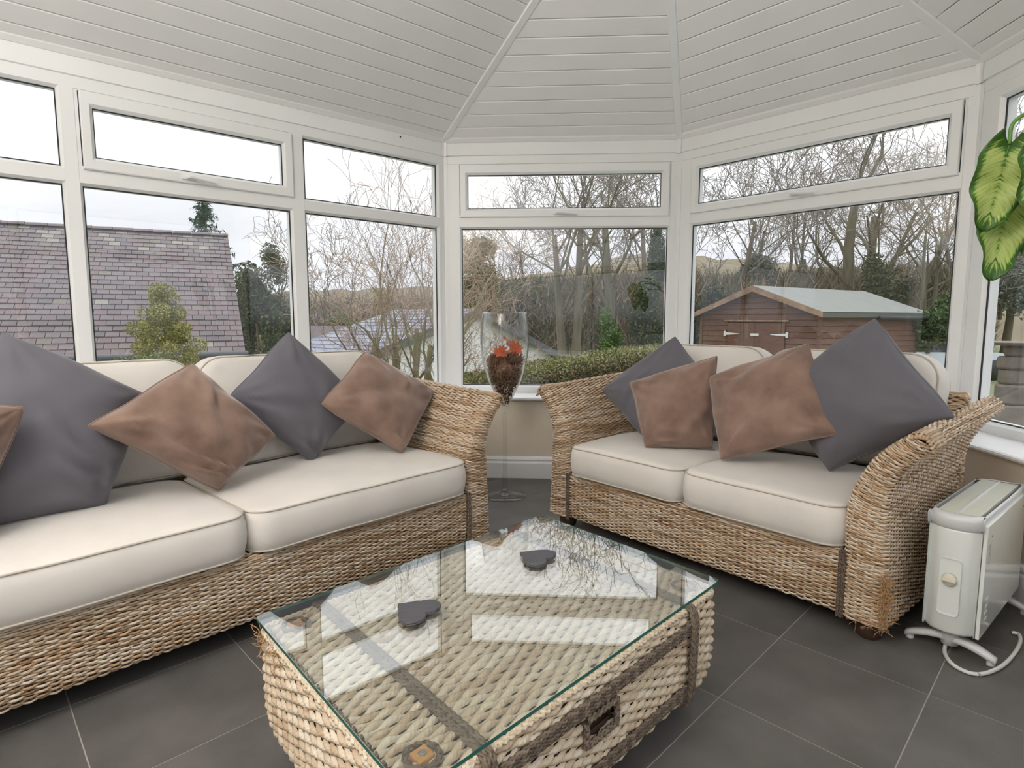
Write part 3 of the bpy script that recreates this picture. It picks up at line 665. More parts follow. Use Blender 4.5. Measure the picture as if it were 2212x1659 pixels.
# ------------------------------------------------------------------ scatter cushions
def pillow(sofa_, name, corners, thick, m, label, cat='cushion', group=None, pipe=None, seed=0, pinch=.022, folds=()):
    thick = thick * 1.28
    """corners (local to the sofa): four points in order; puffed both ways"""
    mw = Matrix.Translation(sofa_.location) @ Matrix.Rotation(sofa_.rotation_euler.z, 4, 'Z')
    K = [np.array((mw @ Vector(c))[:]) for c in corners]; o0 = sum(K) / 4; o0[2] = min(k[2] for k in K); K = [k - o0 for k in K]
    n = 34; rng = np.random.RandomState(seed); t = np.linspace(-1, 1, n); t = np.sin(t * PI / 2 * .92) / math.sin(PI / 2 * .92)
    Uu, Vv = np.meshgrid(t, t, indexing='ij')
    # pinch edges inwards between the corners
    pu = Uu * (1 - pinch * (1 - Vv ** 2)); pv = Vv * (1 - pinch * (1 - Uu ** 2))
    rc = 1 - .018 * (np.abs(Uu) * np.abs(Vv)) ** 5; pu = pu * rc; pv = pv * rc
    pu = pu * (1 + .012 * np.sin(Vv * 5 + seed)); pv = pv * (1 + .012 * np.sin(Uu * 4.2 + seed * 2))
    a, b = (pu + 1) / 2, (pv + 1) / 2
    P = K[0] * ((1 - a) * (1 - b))[..., None] + K[1] * (a * (1 - b))[..., None] + K[2] * (a * b)[..., None] + K[3] * ((1 - a) * b)[..., None]
    N = np.cross(K[2] - K[0], K[3] - K[1]); N /= np.linalg.norm(N)
    tocam = np.array([0, 0, CAM_Z]) - o0
    if N @ tocam < 0: N = -N
    prof = (np.clip(1 - np.abs(Uu) ** 2.4, 0, 1) * np.clip(1 - np.abs(Vv) ** 2.4, 0, 1)) ** .46
    ph = rng.rand(8) * 6.28
    wv_ = 1.7 if 'velvet' in m.name else 1.0
    wr = .0035 * np.sin(Uu * 3.1 + ph[0] + Vv * 2) * np.sin(Vv * 4.3 + ph[1]) + .0016 * np.sin(Uu * 9 + ph[2] + 3 * np.sin(Vv * 4 + ph[3])) + .0012 * np.sin(Vv * 12 + ph[4] + 2 * np.sin(Uu * 3 + ph[5]))
    wr = wr * wv_
    # puckers radiating from the corners
    for cu, cv in ((-1, -1), (1, -1), (1, 1), (-1, 1)):
        rr = np.hypot(Uu - cu, Vv - cv); an = np.arctan2(Vv - cv, Uu - cu); wr = wr + .0035 * np.exp(-((rr - .45) / .3) ** 2) * np.sin(an * 13 + ph[6])
    for (cu, cv, ang, wdt, ln_, dep) in folds:     # named folds: crease troughs
        ca, sa = math.cos(ang), math.sin(ang); x = (Uu - cu) * ca + (Vv - cv) * sa; y = -(Uu - cu) * sa + (Vv - cv) * ca + .25 * x * x
        wr = wr + dep * np.exp(-(y / wdt) ** 2) * np.exp(-(x / ln_) ** 2) * -1 + dep * .8 * np.exp(-((y - wdt * 1.6) / wdt) ** 2) * np.exp(-(x / ln_) ** 2)
    edge = np.clip((1 - np.maximum(np.abs(Uu), np.abs(Vv))) * 8, 0, 1)
    F = P + N * (thick * .5 * prof + wr * edge * 1.6 + .0015)[..., None]; Bk = P - N * (thick * .5 * prof + wr * .5 * edge + .0015)[..., None]
    mb = MB(); I = np.arange(n - 1)[:, None] * n; J = np.arange(n - 1)[None]; Q = np.stack([I + J, I + J + 1, I + n + J + 1, I + n + J], -1).reshape(-1, 4)
    V = np.concatenate([F.reshape(-1, 3), Bk.reshape(-1, 3)]); Qb = Q[:, ::-1] + n * n
    rim = [i * n for i in range(n)] + [(n - 1) * n + j for j in range(1, n)] + [i * n + n - 1 for i in range(n - 2, -1, -1)] + [j for j in range(n - 2, 0, -1)]
    Qr = [(rim[i], rim[(i + 1) % len(rim)], rim[(i + 1) % len(rim)] + n * n, rim[i] + n * n) for i in range(len(rim))]
    mb.add(V, np.concatenate([Q, Qb, np.array(Qr)]))
    root = empty(name, tuple(o0), 0, label, cat, group)
    mb.build('cushion_cover', m, root, smooth=True)
    rp = P.reshape(-1, 3)[rim]; rp = np.vstack([rp, rp[:1]])
    MB().tube(rp, .0042 if pipe else .0026, 6, False).build('piping' if pipe else 'seam', pipe or m, root, smooth=True)
    return root
M['velvet_pipe'] = mat('brown_velvet_piping', srgb(126, 100, 86), 0.8, var=0.05, sheen=0.3)
gv = 'brown velvet scatter cushions'; gg = 'grey cotton scatter cushions'
pillow(sofa_l, 'grey_cushion', [(.139, .50, 1.064), (.525, .50, .826), (.345, .36, .47), (-.16, .34, .50)], .20, M['greycloth'], 'largest grey cushion at the left end of the long sofa, dog-eared top corner', group=gg, seed=1, folds=[(.35, .1, .5, .07, .5, .012), (.5, .45, .4, .06, .4, .012)])
pillow(sofa_l, 'brown_cushion', [(.142, .25, .845), (.00, .20, .50), (-.36, .22, .60), (-.25, .32, .93)], .14, M['velvet'], 'brown velvet cushion cut by the left edge, in front of the big grey one', group=gv, pipe=M['velvet_pipe'], seed=2)
pillow(sofa_l, 'brown_cushion', [(.656, .42, .937), (.922, .32, .635), (.679, .296, .47), (.294, .27, .766)], .15, M['velvet'], 'brown velvet cushion standing on its corner over the gap between the long sofa seats', group=gv, pipe=M['velvet_pipe'], seed=3, folds=[(.45, .55, -.3, .06, .5, .014), (.6, .75, -.4, .05, .4, .014), (-.3, -.55, .9, .06, .3, .010)])
pillow(sofa_l, 'grey_cushion', [(1.09, .52, 1.046), (1.428, .50, .703), (1.128, .435, .47), (.803, .48, .78)], .16, M['greycloth'], 'grey cushion with a pointed top between the two brown ones on the long sofa', group=gg, seed=4, folds=[(.7, .8, -.2, .06, .3, .012)])
pillow(sofa_l, 'brown_cushion', [(1.432, .46, .942), (1.816, .42, .725), (1.495, .265, .48), (1.14, .36, .736)], .14, M['velvet'], 'brown velvet cushion leaning against the right arm of the long sofa', group=gv, pipe=M['velvet_pipe'], seed=5, folds=[(.2, -.5, 1.3, .06, .3, .008), (.7, .8, 0, .05, .3, .012)])
pillow(sofa_r, 'grey_cushion', [(.41, .50, 1.004), (.69, .50, .734), (.366, .316, .49), (-.003, .40, .696)], .13, M['greycloth'], 'small grey cushion tucked behind the brown one at the left arm of the two-seat sofa', group=gg, seed=6, folds=[(-.2, .3, 1.2, .07, .4, .010)])
pillow(sofa_r, 'brown_cushion', [(.321, .25, .778), (.716, .40, .925), (.735, .36, .487), (.509, .143, .487)], .14, M['velvet'], 'squarish brown velvet cushion on the left seat of the two-seat sofa', group=gv, pipe=M['velvet_pipe'], seed=7, folds=[(-.2, .8, 0, .05, .3, .010)])
pillow(sofa_r, 'brown_cushion', [(.698, .36, .823), (1.126, .42, .994), (1.324, .27, .658), (.879, .191, .485)], .14, M['velvet'], 'tilted brown velvet cushion in the middle of the two-seat sofa', group=gv, pipe=M['velvet_pipe'], seed=8, folds=[(-.5, -.7, .3, .05, .3, .008)])
pillow(sofa_r, 'grey_cushion', [(1.354, .46, 1.103), (1.69, .28, .765), (1.262, .352, .485), (.995, .48, .79)], .20, M['greycloth'], 'large grey cushion standing on its corner against the right arm of the two-seat sofa', group=gg, seed=9)

# ------------------------------------------------------------------ coffee table
TS = 1.1061; tc_ = np.array([-.0215, 1.365, 0.0]) * TS
CL, CF, CR = np.array([-.571, 1.27]) * TS, np.array([.100, 1.965]) * TS, np.array([.528, 1.46]) * TS; CN = CL + CR - CF
table = empty('coffee_table', tuple(tc_), 0, 'woven chest coffee table with brown braided straps and a glass top', 'coffee table')
eu = (CF - CL) / np.linalg.norm(CF - CL); ev = (CR - CF) / np.linalg.norm(CR - CF); LU, LV = np.linalg.norm(CF - CL), np.linalg.norm(CR - CF)
def tp(u, v, z): p = CL + eu * u + ev * v - tc_[:2]; return np.array([p[0], p[1], z])     # u: left->far, v: back->front
def ring_uv(ins, r, z, n=5):
    out = []; u0, u1, v0, v1_ = ins, LU - ins, ins, LV - ins
    for cu, cv, a0 in ((u1 - r, v1_ - r, 0), (u0 + r, v1_ - r, 90), (u0 + r, v0 + r, 180), (u1 - r, v0 + r, 270)):
        for t_ in range(n): a = math.radians(a0 + 90 * t_ / (n - 1)); out.append((cu + r * math.cos(a), cv + r * math.sin(a)))
    res = []
    out.append(out[0])
    for i in range(len(out) - 1):
        p, q = np.array(out[i]), np.array(out[i + 1]); k = max(1, int(np.linalg.norm(q - p) / .04))
        for j in range(k): x = p + (q - p) * j / k; res.append(tp(x[0], x[1], z))
    res.append(res[0]); return res
rows = [ring_uv(i_, .03, z) for i_, z in ((.060, .055), (.030, .070), (.016, .10), (.009, .15), (.007, .22), (.008, .31), (.012, .335))]
mn = min(len(r) for r in rows)
def resamp(P, n):
    P = np.array(P); s = np.concatenate([[0], np.cumsum(np.linalg.norm(np.diff(P, axis=0), axis=1))]); t = np.linspace(0, s[-1], n); return np.stack([np.interp(t, s, P[:, c]) for c in range(3)], 1)
S = np.array([resamp(r, 90) for r in rows])
hu, hz = LU * .47, .236
def hole(P):
    q = P[:, :2] + tc_[:2] - CL; Mx = np.linalg.inv(np.stack([eu, ev], 1)); uv_ = q @ Mx.T
    return (uv_[:, 1] > LV - .09) & (np.abs(uv_[:, 0] - hu) < .056) & (np.abs(P[:, 2] - hz) < .024)
woven('chest_sides', table, [(S, -1)], .0138, .034, M['wick_light'], seed=41, mask=hole, fat=1.04, amp=.33)
T_ = np.array([[tp(u, v, .340) for u in np.linspace(.02, LU - .02, 20)] for v in np.linspace(.02, LV - .02, 16)])
woven('chest_lid', table, [(T_, 1 if np.cross(eu, ev) > 0 else -1)], .0142, .033, M['wick_light'], seed=57, fat=1.04, amp=.33)
m = MB()    # braided rope along the lid edge
P = np.array(ring_uv(.010, .03, .339)); N = np.zeros_like(P); N[:, 2] = 1
braid(m, P, N, .014, .05, 3, thick=.0040, nst=3); m.build('edge_braid', M['wick_light'], table, smooth=True, uv=True, tone=True)
fN = np.append(ev, 0)
for u in (LU * .155, LU * .845):
    m = MB(); P, N = [], []
    for v, z, n_ in ((.02, .060, -fN), (-.008, .09, -fN), (-.012, .31, -fN), (-.004, .343, -fN * .7 + [0, 0, .7]), (.03, .3515, [0, 0, 1]), (LV - .03, .3515, [0, 0, 1]), (LV + .004, .343, fN * .7 + [0, 0, .7]), (LV + .012, .31, fN), (LV + .009, .17, fN), (LV + .004, .10, fN), (LV - .012, .066, fN)):
        P.append(tp(u, v, z)); N.append(np.array(n_, float))
    for du in (-.007, .007):
        braid(m, np.array(P) + np.append(eu * du, 0), np.array(N), .016, .07, 4, thick=.0042, nst=4)
    m.build('strap', M['braid'], table, smooth=True, uv=True, tone=True, label='dark brown braided strap')
for zz in (.297, .126):
    m = MB()
    for dz in (-.008, .007):
        braid(m, [tp(LU * .155, LV + (.004 if zz > .2 else -.001), zz + dz), tp(LU * .845, LV + (.004 if zz > .2 else -.001), zz + dz)], fN, .015, .075, 5, thick=.0040, nst=4)
    m.build('strap', M['braid'], table, smooth=True, uv=True, tone=True, label='dark brown braided band across the front')
m = MB(); q = [(hu - .056, hz - .028), (hu + .056, hz - .028), (hu + .056, hz + .028), (hu - .056, hz + .028), (hu - .056, hz - .028)]
P = np.array([tp(u, LV + .004, z) for u, z in q]); 
for a_, b_ in zip(P[:-1], P[1:]): braid(m, [a_, b_], fN, .014, .05, 6, thick=.004, nst=3)
m.build('handle_binding', M['braid'], table, smooth=True, uv=True, tone=True)
m = MB(); i_ = [(hu - .054, hz - .023), (hu + .054, hz - .023), (hu + .054, hz + .023), (hu - .054, hz + .023)]
m.loops([[tp(u, LV - .01, z) for u, z in i_], [tp(u, LV - .10, z) for u, z in i_]], cap=False); m.add([tp(u, LV - .10, z) for u, z in i_], [(0, 1, 2, 3)])
m.build('handle_recess', M['wick_back'], table)
gz = .370
def quad_prism(ins, r, z0, z1):
    return [ring_uv(ins, r, z0)[:-1], ring_uv(ins, r, z1)[:-1]]
a_, b_ = quad_prism(0, .014, gz - .008, gz); MB().loops([a_, b_]).build('glass_top', M['table_glass'], table)
MB().loops([*quad_prism(-.0003, .014, gz - .0078, gz - .0002)], cap=False).build('glass_edge', M['glass_edge'], bpy.data.objects['glass_top'])
for u, v in ((.075, .075), (LU - .075, .075), (LU - .075, LV - .075), (.075, LV - .075)):
    c_ = tp(u, v, 0); m = MB(); pp = [tp(u + a * .017, v + b * .017, 0)[:2] for a, b in ((-1, -1), (1, -1), (1, 1), (-1, 1))]
    m.prism([tuple(p) for p in pp][::-1], .335, .3560); o = m.build('glass_pad', M['pad_wood'], table, bevel=.003)
    MB().lathe([(.008, .3555), (.008, .3572), (.004, .3572), (.004, .3585)], 14, c_[0], c_[1]).build('screw', M['steel'], o)
    m = MB(); an = np.linspace(0, 2 * PI, 25); P = np.stack([c_[0] + .030 * np.cos(an), c_[1] + .030 * np.sin(an), np.full(25, .350)], 1)
    braid(m, P, np.array([0, 0, 1.0]), .009, .05, 7, thick=.003, nst=3); m.build('pad_binding', M['braid'], table, smooth=True, uv=True, tone=True)
    f0 = tp(min(max(u, .095), LU - .095), min(max(v, .095), LV - .095), 0)
    MB().lathe([(.022, 0), (.028, .01), (.030, .035), (.028, .062)], 16, f0[0], f0[1]).build('foot', M['dark_wood'], table, smooth=True)
fray(table, [tp(.01, v, .33) for v in np.linspace(.0, .17, 16)], 130, .035, 8)
# slate hearts
def heart(px, py, ang, size, seed, label):
    t = np.linspace(0, 2 * PI, 49)[:-1]; x = 16 * np.sin(t) ** 3; y = 13 * np.cos(t) - 5 * np.cos(2 * t) - 2 * np.cos(3 * t) - np.cos(4 * t)
    x, y = x / 17, (y + 2) / 17; x, y = x * .80 + .20 * np.sin(t) * .95, y * .72 + .24 * np.cos(t) * .85; rng = np.random.RandomState(seed); k = 1 + rng.normal(0, .018, 48)
    ca, sa = math.cos(ang), math.sin(ang); X = (x * ca - y * sa) * k * size; Y = (x * sa + y * ca) * k * size
    lay = []
    for z, s in ((0, .93), (.002, .99), (.005, .975), (.008, 1.0), (.0105, .975)):
        kk = 1 + rng.normal(0, .008, 48); lay.append(np.stack([X * s * kk, Y * s * kk, np.full(48, z)], 1))
    m = MB().loops(lay); o = m.build('slate_coaster', M['slate_disc']); o.location = (px, py, gz + .0003)
    tag(o, label, 'coaster', 'slate heart coasters on the table')
heart(.073, 1.760, math.radians(238), .068, 1, 'dark slate heart coaster at the far end of the glass table')
heart(-.241, 1.424, math.radians(240), .068, 2, 'dark slate heart coaster nearest the long sofa on the glass table')

# ------------------------------------------------------------------ giant glass vase with its filling
VX, VY = -.044, 3.635
vase = empty('glass_vase', (VX, VY, 0), 0, 'giant stemmed clear glass vase standing on the floor between the two sofas', 'vase')
seg = 40
bowl = catmull([(.010, .520), (.030, .575), (.062, .640), (.103, .730), (.133, .830), (.147, .930), (.148, 1.010), (.142, 1.080), (.134, 1.133)], 4)
bowl_in = [(max(r - .0035, .002), z + .002) for r, z in bowl[::-1][:-3]]
MB().lathe([(.010, .520)] + [tuple(p) for p in bowl[1:]] + [(.132, 1.1345)] + [(r, min(z, 1.133)) for r, z in bowl_in[1:]], seg).build('bowl', M['vase_glass'], vase, smooth=True)
MB().lathe([tuple(p) for p in catmull([(.018, .014), (.0165, .06), (.014, .14), (.0120, .25), (.0118, .38), (.013, .46), (.0115, .520)], 4)], 20).build('stem', M['vase_glass'], vase, smooth=True)
MB().lathe([(.130, 0), (.132, .002), (.130, .005), (.08, .009), (.038, .015), (.024, .024), (.020, .030), (.021, .036), (.016, .040)], seg).build('base', M['vase_glass'], vase, smooth=True)
# pine cones
def cone_mesh(seed, L=.085, R=.036):
    rng = np.random.RandomState(seed); m = MB(); m.lathe([(.004, -L / 2), (R * .55, -L * .35), (R * .62, -.005), (R * .45, L * .28), (.003, L / 2)], 10)
    for k in range(90):
        f = k / 90; z = -L / 2 + L * f; r = R * math.sin(PI * (f * .86 + .08)) ** .7; a = k * 2.39996
        c, s = math.cos(a), math.sin(a); w_ = .0075 * (1.15 - f); o_ = np.array([c * r * .55, s * r * .55, z]); tp_ = np.array([c * r * 1.02, s * r * 1.02, z + .006]); sd = np.array([-s, c, 0]) * w_
        up = np.array([0, 0, .0022]); tone = .55 + .6 * rng.rand()
        m.add([o_ - sd * .5, o_ + sd * .5, tp_ + sd, tp_ - sd, tp_ + up * 1.4], [(0, 1, 2, 3)], [(0, 3, 4), (3, 2, 4), (1, 4, 2), (0, 4, 1)], tone=np.array([.8, .8, 1.25, 1.25, 1.6]) * tone)
    for i in range(len(m.C)):
        if m.C[i].max() == .5 and m.C[i].min() == .5: m.C[i] = np.full(len(m.C[i]), .45)
    return m
cm = cone_mesh(1)
spots = [((-.058, -.045, .835), (1.2, .3, .2), 'pine cone lying at the front left in the glass vase'), ((.058, -.040, .850), (1.5, -.4, 1.1), 'pine cone at the front right in the glass vase'), ((.0, .055, .845), (.5, 1.4, 2.2), 'pine cone at the back of the glass vase'),
         ((-.002, -.055, .790), (1.4, 1.0, 3.0), 'pine cone low on the left in the glass vase'), ((.03, .03, .770), (.3, 1.5, .7), 'pine cone low on the right in the glass vase')]
base_me = None
for p, r, lb in spots:
    if base_me is None: o = cm.build('pine_cone', M['cone'], smooth=False, tone=True); base_me = o.data
    else: o = link('pine_cone', base_me, None)
    o.location = (VX + p[0], VY + p[1], p[2]); o.rotation_euler = r; o.scale = (1.5,) * 3; tag(o, lb, 'pine cone', 'pine cones in the vase')
rng = np.random.RandomState(4); m = MB()
for i in range(2200):
    z = .575 + .225 * rng.rand() ** .6; rmax = np.interp(z, [.57, .64, .73, .80], [.024, .055, .096, .118]); a = rng.rand() * 6.28; r = rmax * math.sqrt(rng.rand()) * .95
    c = np.array([r * math.cos(a), r * math.sin(a), z]); s_ = rng.uniform(.004, .010); q = rng.normal(0, 1, (6, 3)); q /= np.linalg.norm(q, axis=1)[:, None]; d = q[:3] * s_
    tn = rng.choice([.25, .45, .7, 1.1, 1.9, 2.6], p=[.25, .25, .2, .15, .1, .05])
    V = np.array([c + d[0], c + d[1] * .7, c - d[0], c - d[1] * .7, c + np.cross(d[0], d[1]) / s_ * .5, c - np.cross(d[0], d[1]) / s_ * .5])
    m.add(V, None, [(0, 1, 4), (1, 2, 4), (2, 3, 4), (3, 0, 4), (1, 0, 5), (2, 1, 5), (3, 2, 5), (0, 3, 5)], tone=np.full(6, tn))
o = m.build('potpourri', M['cone'], kind='stuff', tone=True); o.location = (VX, VY, 0); tag(o, 'brown dried potpourri filling the bottom of the glass vase', 'potpourri')
def dry_leaf(cx, cy, cz, size, rot, seed, label, curl=.35):
    rng = np.random.RandomState(seed); pts = []
    lobes = [(0, -.5), (.12, -.42), (.20, -.20), (.55, -.30), (.42, -.12), (.78, -.02), (.45, .06), (.62, .25), (.80, .42), (.40, .30), (.30, .42), (.38, .78), (.16, .60), (0, 1.0)]
    half = np.array(lobes); out = np.vstack([half, [(-x, y) for x, y in half[-2:0:-1]]]) * size
    m = MB(); n = len(out)
    Z = lambda P: -curl * (P[:, 0] ** 2) / size + .12 * size * np.sin(P[:, 1] / size * 3 + seed)
    mid_ = np.stack([np.zeros(n), out[:, 1] * .9], 1)
    for s_, dz in ((1, .0006), (-1, -.0006)):
        A_ = np.column_stack([out, Z(out) + dz]); B_ = np.column_stack([out * [.5, .95], Z(out * [.5, .95]) + dz]); C_ = np.column_stack([mid_, Z(mid_) + dz])
        m.loops([A_, B_, C_], cap=False)
    o = m.build('autumn_leaf', M['leaf_orange'], smooth=False); o.location = (VX + cx, VY + cy, cz); o.rotation_euler = rot; return tag(o, label, 'leaf', 'dry leaves in the vase')
dry_leaf(.030, -.055, .935, .100, (1.0, .25, 1.45), 1, 'curled orange oak leaf standing highest in the glass vase')
dry_leaf(-.030, -.090, .895, .072, (.9, .3, -.3), 2, 'orange leaf at the front of the glass vase, over the cones')
dry_leaf(.075, -.040, .915, .075, (1.2, -.6, .7), 3, 'rust red leaf at the right inside the glass vase')
m = MB(); m.tube(catmull([(-.085, -.03, .86), (-.088, -.035, .90), (-.080, -.04, .955), (-.062, -.045, .962)], 4), .0018, 5); m.tube(catmull([(-.03, -.03, .86), (-.045, -.04, .92), (-.055, -.05, .95)], 3), .0012, 4); m.tube([(-.095, -.03, .892), (-.086, -.03, .885), (-.078, -.03, .895)], .0015, 4)
o = m.build('dry_twig', M['twig'], smooth=True); o.location = (VX, VY, 0); tag(o, 'thin dark dry twig rising at the left in the glass vase', 'twig')

# ------------------------------------------------------------------ convector heater
HX, HY = 1.437, 1.875
heat = empty('convector_heater', (HX, HY, 0), math.radians(40.5), 'white portable convector heater on grey feet right of the two-seat sofa', 'heater')
# local x = along the body (away from camera), y = left
def bodysec(x, rr, z0, z1, hw): return
m = MB(); L1 = .56; Hh0, Hh1 = .083, .432; hw = .068
outl = [(-.028, -.045), (-.038, -.02), (-.040, 0.0), (-.038, .02), (-.028, .045), (0.0, hw), (.02, hw + .002), (L1 - .02, hw + .002), (L1, hw), (L1 + .03, .04), (L1 + .036, 0), (L1 + .03, -.04), (L1, -hw), (.02, -hw), (0, -hw)]
o_ = catmull(outl + outl[:1], 4)[:-1]
lay = [np.column_stack([o_ * s_ + (1 - s_) * np.array([L1 / 2, 0]), np.full(len(o_), z)]) for s_, z in ((.96, Hh0), (.985, Hh0), (1, Hh0 + .008), (1.0, Hh1 - .01), (.995, Hh1), (.9, Hh1))]
m.loops(lay).build('casing', M['heater'], heat, smooth=True)
# grey top collar, rounded at both ends
o2 = o_ * [1.0, 1.04]; lay = [np.column_stack([o2 * s_ + (1 - s_) * np.array([L1 / 2, 0]), np.full(len(o2), z)]) for s_, z in ((1.0, Hh1 - .002), (1.022, Hh1 + .006), (1.03, Hh1 + .030), (1.024, Hh1 + .040), (.99, Hh1 + .044), (.93, Hh1 + .044))]
m = MB().loops(lay, cap=False)
m.build('top_collar', M['heater_grey'], heat, smooth=True)
gr = MB()
for x in np.arange(.005, L1 + .005, .0085): gr.box(x, x + .0045, -.056, .056, Hh1 + .030, Hh1 + .0445)
gr.build('outlet_grille', mat('grille_grey_green', srgb(214, 216, 204), 0.4, var=.02), heat, kind='stuff')
MB().box(.0, L1, -.003, .003, Hh1 + .036, Hh1 + .047).build('grille_bar', M['heater'], heat)
MB().box(.0, L1, -.058, .058, Hh1 + .004, Hh1 + .010).build('grille_base', mat('grille_shadow', srgb(176, 178, 164), .7, var=.05), heat)
m = MB(); m.box(-.012, L1 + .012, -hw - .014, -hw - .003, .082, Hh1 + .022); pn = m.build('side_panel', M['heater_gloss'], heat, bevel=.002, label='glossy white side panel')
m = MB(); m.box(.03, .09, -hw - .0148, -hw - .0135, .395, .43)
for i in range(4): MB().box(.035, .065, -hw - .0152, -hw - .0135, .128 + i * .022, .140 + i * .022).build('vent_slot', M['heater'], pn, bevel=.001)
MB().box(.022, .040, -hw - .0150, -hw - .0138, .325, .390).build('rating_label', mat('rating_label_grey', srgb(150, 152, 150), .5, col2=srgb(196, 198, 196), vscale=160), pn)
for x, z in ((.045, .412), (L1 - .045, .412)): 
    o = MB().lathe([(.0022, 0), (.0022, .001)], 8).build('screw', M['gasket'], pn); o.location = (x, -hw - .014, z); o.rotation_euler = (PI / 2, 0, 0)
MB().lathe([(.025, Hh0 - .055), (.025, Hh0 - .02), (.032, Hh0 + .002)], 20, .02, 0).build('foot_post', M['heater_grey'], heat, smooth=True)
# recessed control plate and knob on the near end
m = MB(); a_ = np.array([(y, z) for y, z in rrect(-.030, .030, .145, .335, .014, 5)])
lay = [np.column_stack([np.full(len(a_), x), (a_[:, 0]) * s_, .24 + (a_[:, 1] - .24) * s_]) for x, s_ in ((-.030, 1.02), (-.0425, 1.0), (-.0412, .95), (-.0405, .93))]
cp = m.loops(lay).build('control_plate', M['heater'], heat, smooth=False)
m = MB(); m.lathe([(.021, 0), (.021, .007), (.018, .012), (.004, .013)], 24); kb = m.build('control_knob', M['cream_knob'], cp, smooth=True); kb.location = (-.041, 0, .265); kb.rotation_euler = (0, -PI / 2, 0)
o = MB().box(-.004, .004, -.020, .020, .010, .019).build('knob_grip', M['cream_knob'], heat, bevel=.002); o.location = (-.041, 0, .265); o.rotation_euler = (0, -PI / 2, 0)
for x0 in (.02, L1 - .03):
    m = MB(); y = np.linspace(-.125, .125, 17); z = .052 - 2.15 * y ** 2 
    lay = []
    for yy, zz in zip(y, z):
        wd = .017 + .006 * math.cos(yy / .125 * PI / 2); lay.append([(x0 - wd, yy, zz - .008), (x0 - wd * .7, yy, zz + .008), (x0 + wd * .7, yy, zz + .008), (x0 + wd, yy, zz - .008)])
    ft = m.loops(lay).build('foot_bar', M['heater_grey'], heat, smooth=True)
    for yy in (-.112, .112): MB().lathe([(.012, 0), (.013, .004), (.011, .02)], 12, x0, yy).build('foot_pad', M['heater_grey'], ft, smooth=True)
MB().lathe([(.025, .03), (.025, .09)], 16, L1 - .03, 0).build('foot_post', M['heater_grey'], heat)
P = catmull([(HX + .02, HY + .02, .06), (1.442, 1.892, .0065), (1.407, 1.832, .0065), (1.401, 1.780, .0065), (1.424, 1.748, .0065), (1.468, 1.750, .0065), (1.551, 1.790, .0065), (1.652, 1.864, .0065), (1.730, 1.935, .0065), (1.762, 1.980, .0065), (1.749, 1.993, .0065)], 8)
o = MB().tube(P, .0062, 8).build('power_cable', mat('white_cable', srgb(214, 216, 212), .45, var=.02), smooth=True); tag(o, 'white power cable curling on the floor from the heater', 'cable')

# ------------------------------------------------------------------ variegated plant at the right
def leaf_mat():
    m = bpy.data.materials.new('variegated_leaf'); m.use_nodes = True; t = m.node_tree; b = t.nodes['Principled BSDF']; b.inputs['Roughness'].default_value = .42
    uv = t.nodes.new('ShaderNodeUVMap'); uv.uv_map = 'UVMap'; mp_ = t.nodes.new('ShaderNodeMapping'); mp_.inputs['Scale'].default_value = (17.0, 30.0, 1); t.links.new(uv.outputs[0], mp_.inputs[0])
    n = t.nodes.new('ShaderNodeTexNoise'); n.inputs['Scale'].default_value = 1.0; n.inputs['Detail'].default_value = 5; n.inputs['Roughness'].default_value = .62; t.links.new(mp_.outputs[0], n.inputs['Vector'])
    s = t.nodes.new('ShaderNodeSeparateXYZ'); 
    a = t.nodes.new('ShaderNodeAttribute'); a.attribute_name = 'tone'; sc_ = t.nodes.new('ShaderNodeSeparateColor'); t.links.new(a.outputs['Color'], sc_.inputs[0])
    ad = t.nodes.new('ShaderNodeMath'); ad.operation = 'MULTIPLY_ADD'; ad.inputs[1].default_value = .9; t.links.new(n.outputs[0], ad.inputs[0]); t.links.new(sc_.outputs[0], ad.inputs[2])
    r = t.nodes.new('ShaderNodeValToRGB'); e = r.color_ramp.elements; e[0].position = .70; e[0].color = srgb(62, 104, 30); e[1].position = .98; e[1].color = srgb(196, 210, 128)
    x = e.new(.78); x.color = srgb(92, 136, 48); x = e.new(.84); x.color = srgb(168, 190, 98)
    t.links.new(ad.outputs[0], r.inputs[0]); t.links.new(r.outputs[0], b.inputs['Base Color']); b.inputs['Subsurface Weight'].default_value = 0.0
    tr = t.nodes.new('ShaderNodeBsdfTranslucent'); t.links.new(r.outputs[0], tr.inputs[0]); mx = t.nodes.new('ShaderNodeMixShader'); mx.inputs[0].default_value = .35
    out = t.nodes['Material Output']; t.links.new(b.outputs[0], mx.inputs[1]); t.links.new(tr.outputs[0], mx.inputs[2]); t.links.new(mx.outputs[0], out.inputs[0]); return m
M['vleaf'] = leaf_mat(); M['stem_g'] = mat('green_stem', srgb(86, 128, 52), .5, var=.15, vscale=20)
PX, PY = 1.52, 1.30
plant = empty('leafy_houseplant', (PX, PY, .78), 0, 'potted houseplant with pale-blotched green leaves hanging in at the right', 'plant')
MB().lathe([(.075, 0), (.085, .01), (.105, .15), (.112, .155), (.112, .175), (.102, .175), (.098, .15)], 32).build('pot', mat('white_glazed_pot', (.7, .7, .68, 1), .3, var=.03), plant, smooth=True)
MB().lathe([(.098, .13), (.09, .148), (.0, .15)], 24).build('soil', mat('potting_soil', srgb(50, 38, 30), .95, var=.3, vscale=60), plant)
stand = empty('plant_stand', (PX, PY, 0), 0, 'dark wooden plant stand holding the potted houseplant, just outside the right edge', 'stand')
MB().lathe([(.15, .755), (.155, .76), (.155, .775), (.15, .78)], 32).build('stand_top', M['dark_wood'], stand)
for k in range(3):
    a = k * 2.094 + .3; MB().tube([(.12 * math.cos(a), .12 * math.sin(a), 0), (.09 * math.cos(a), .09 * math.sin(a), .755)], .014, 8).build('leg', M['dark_wood'], stand, smooth=True)
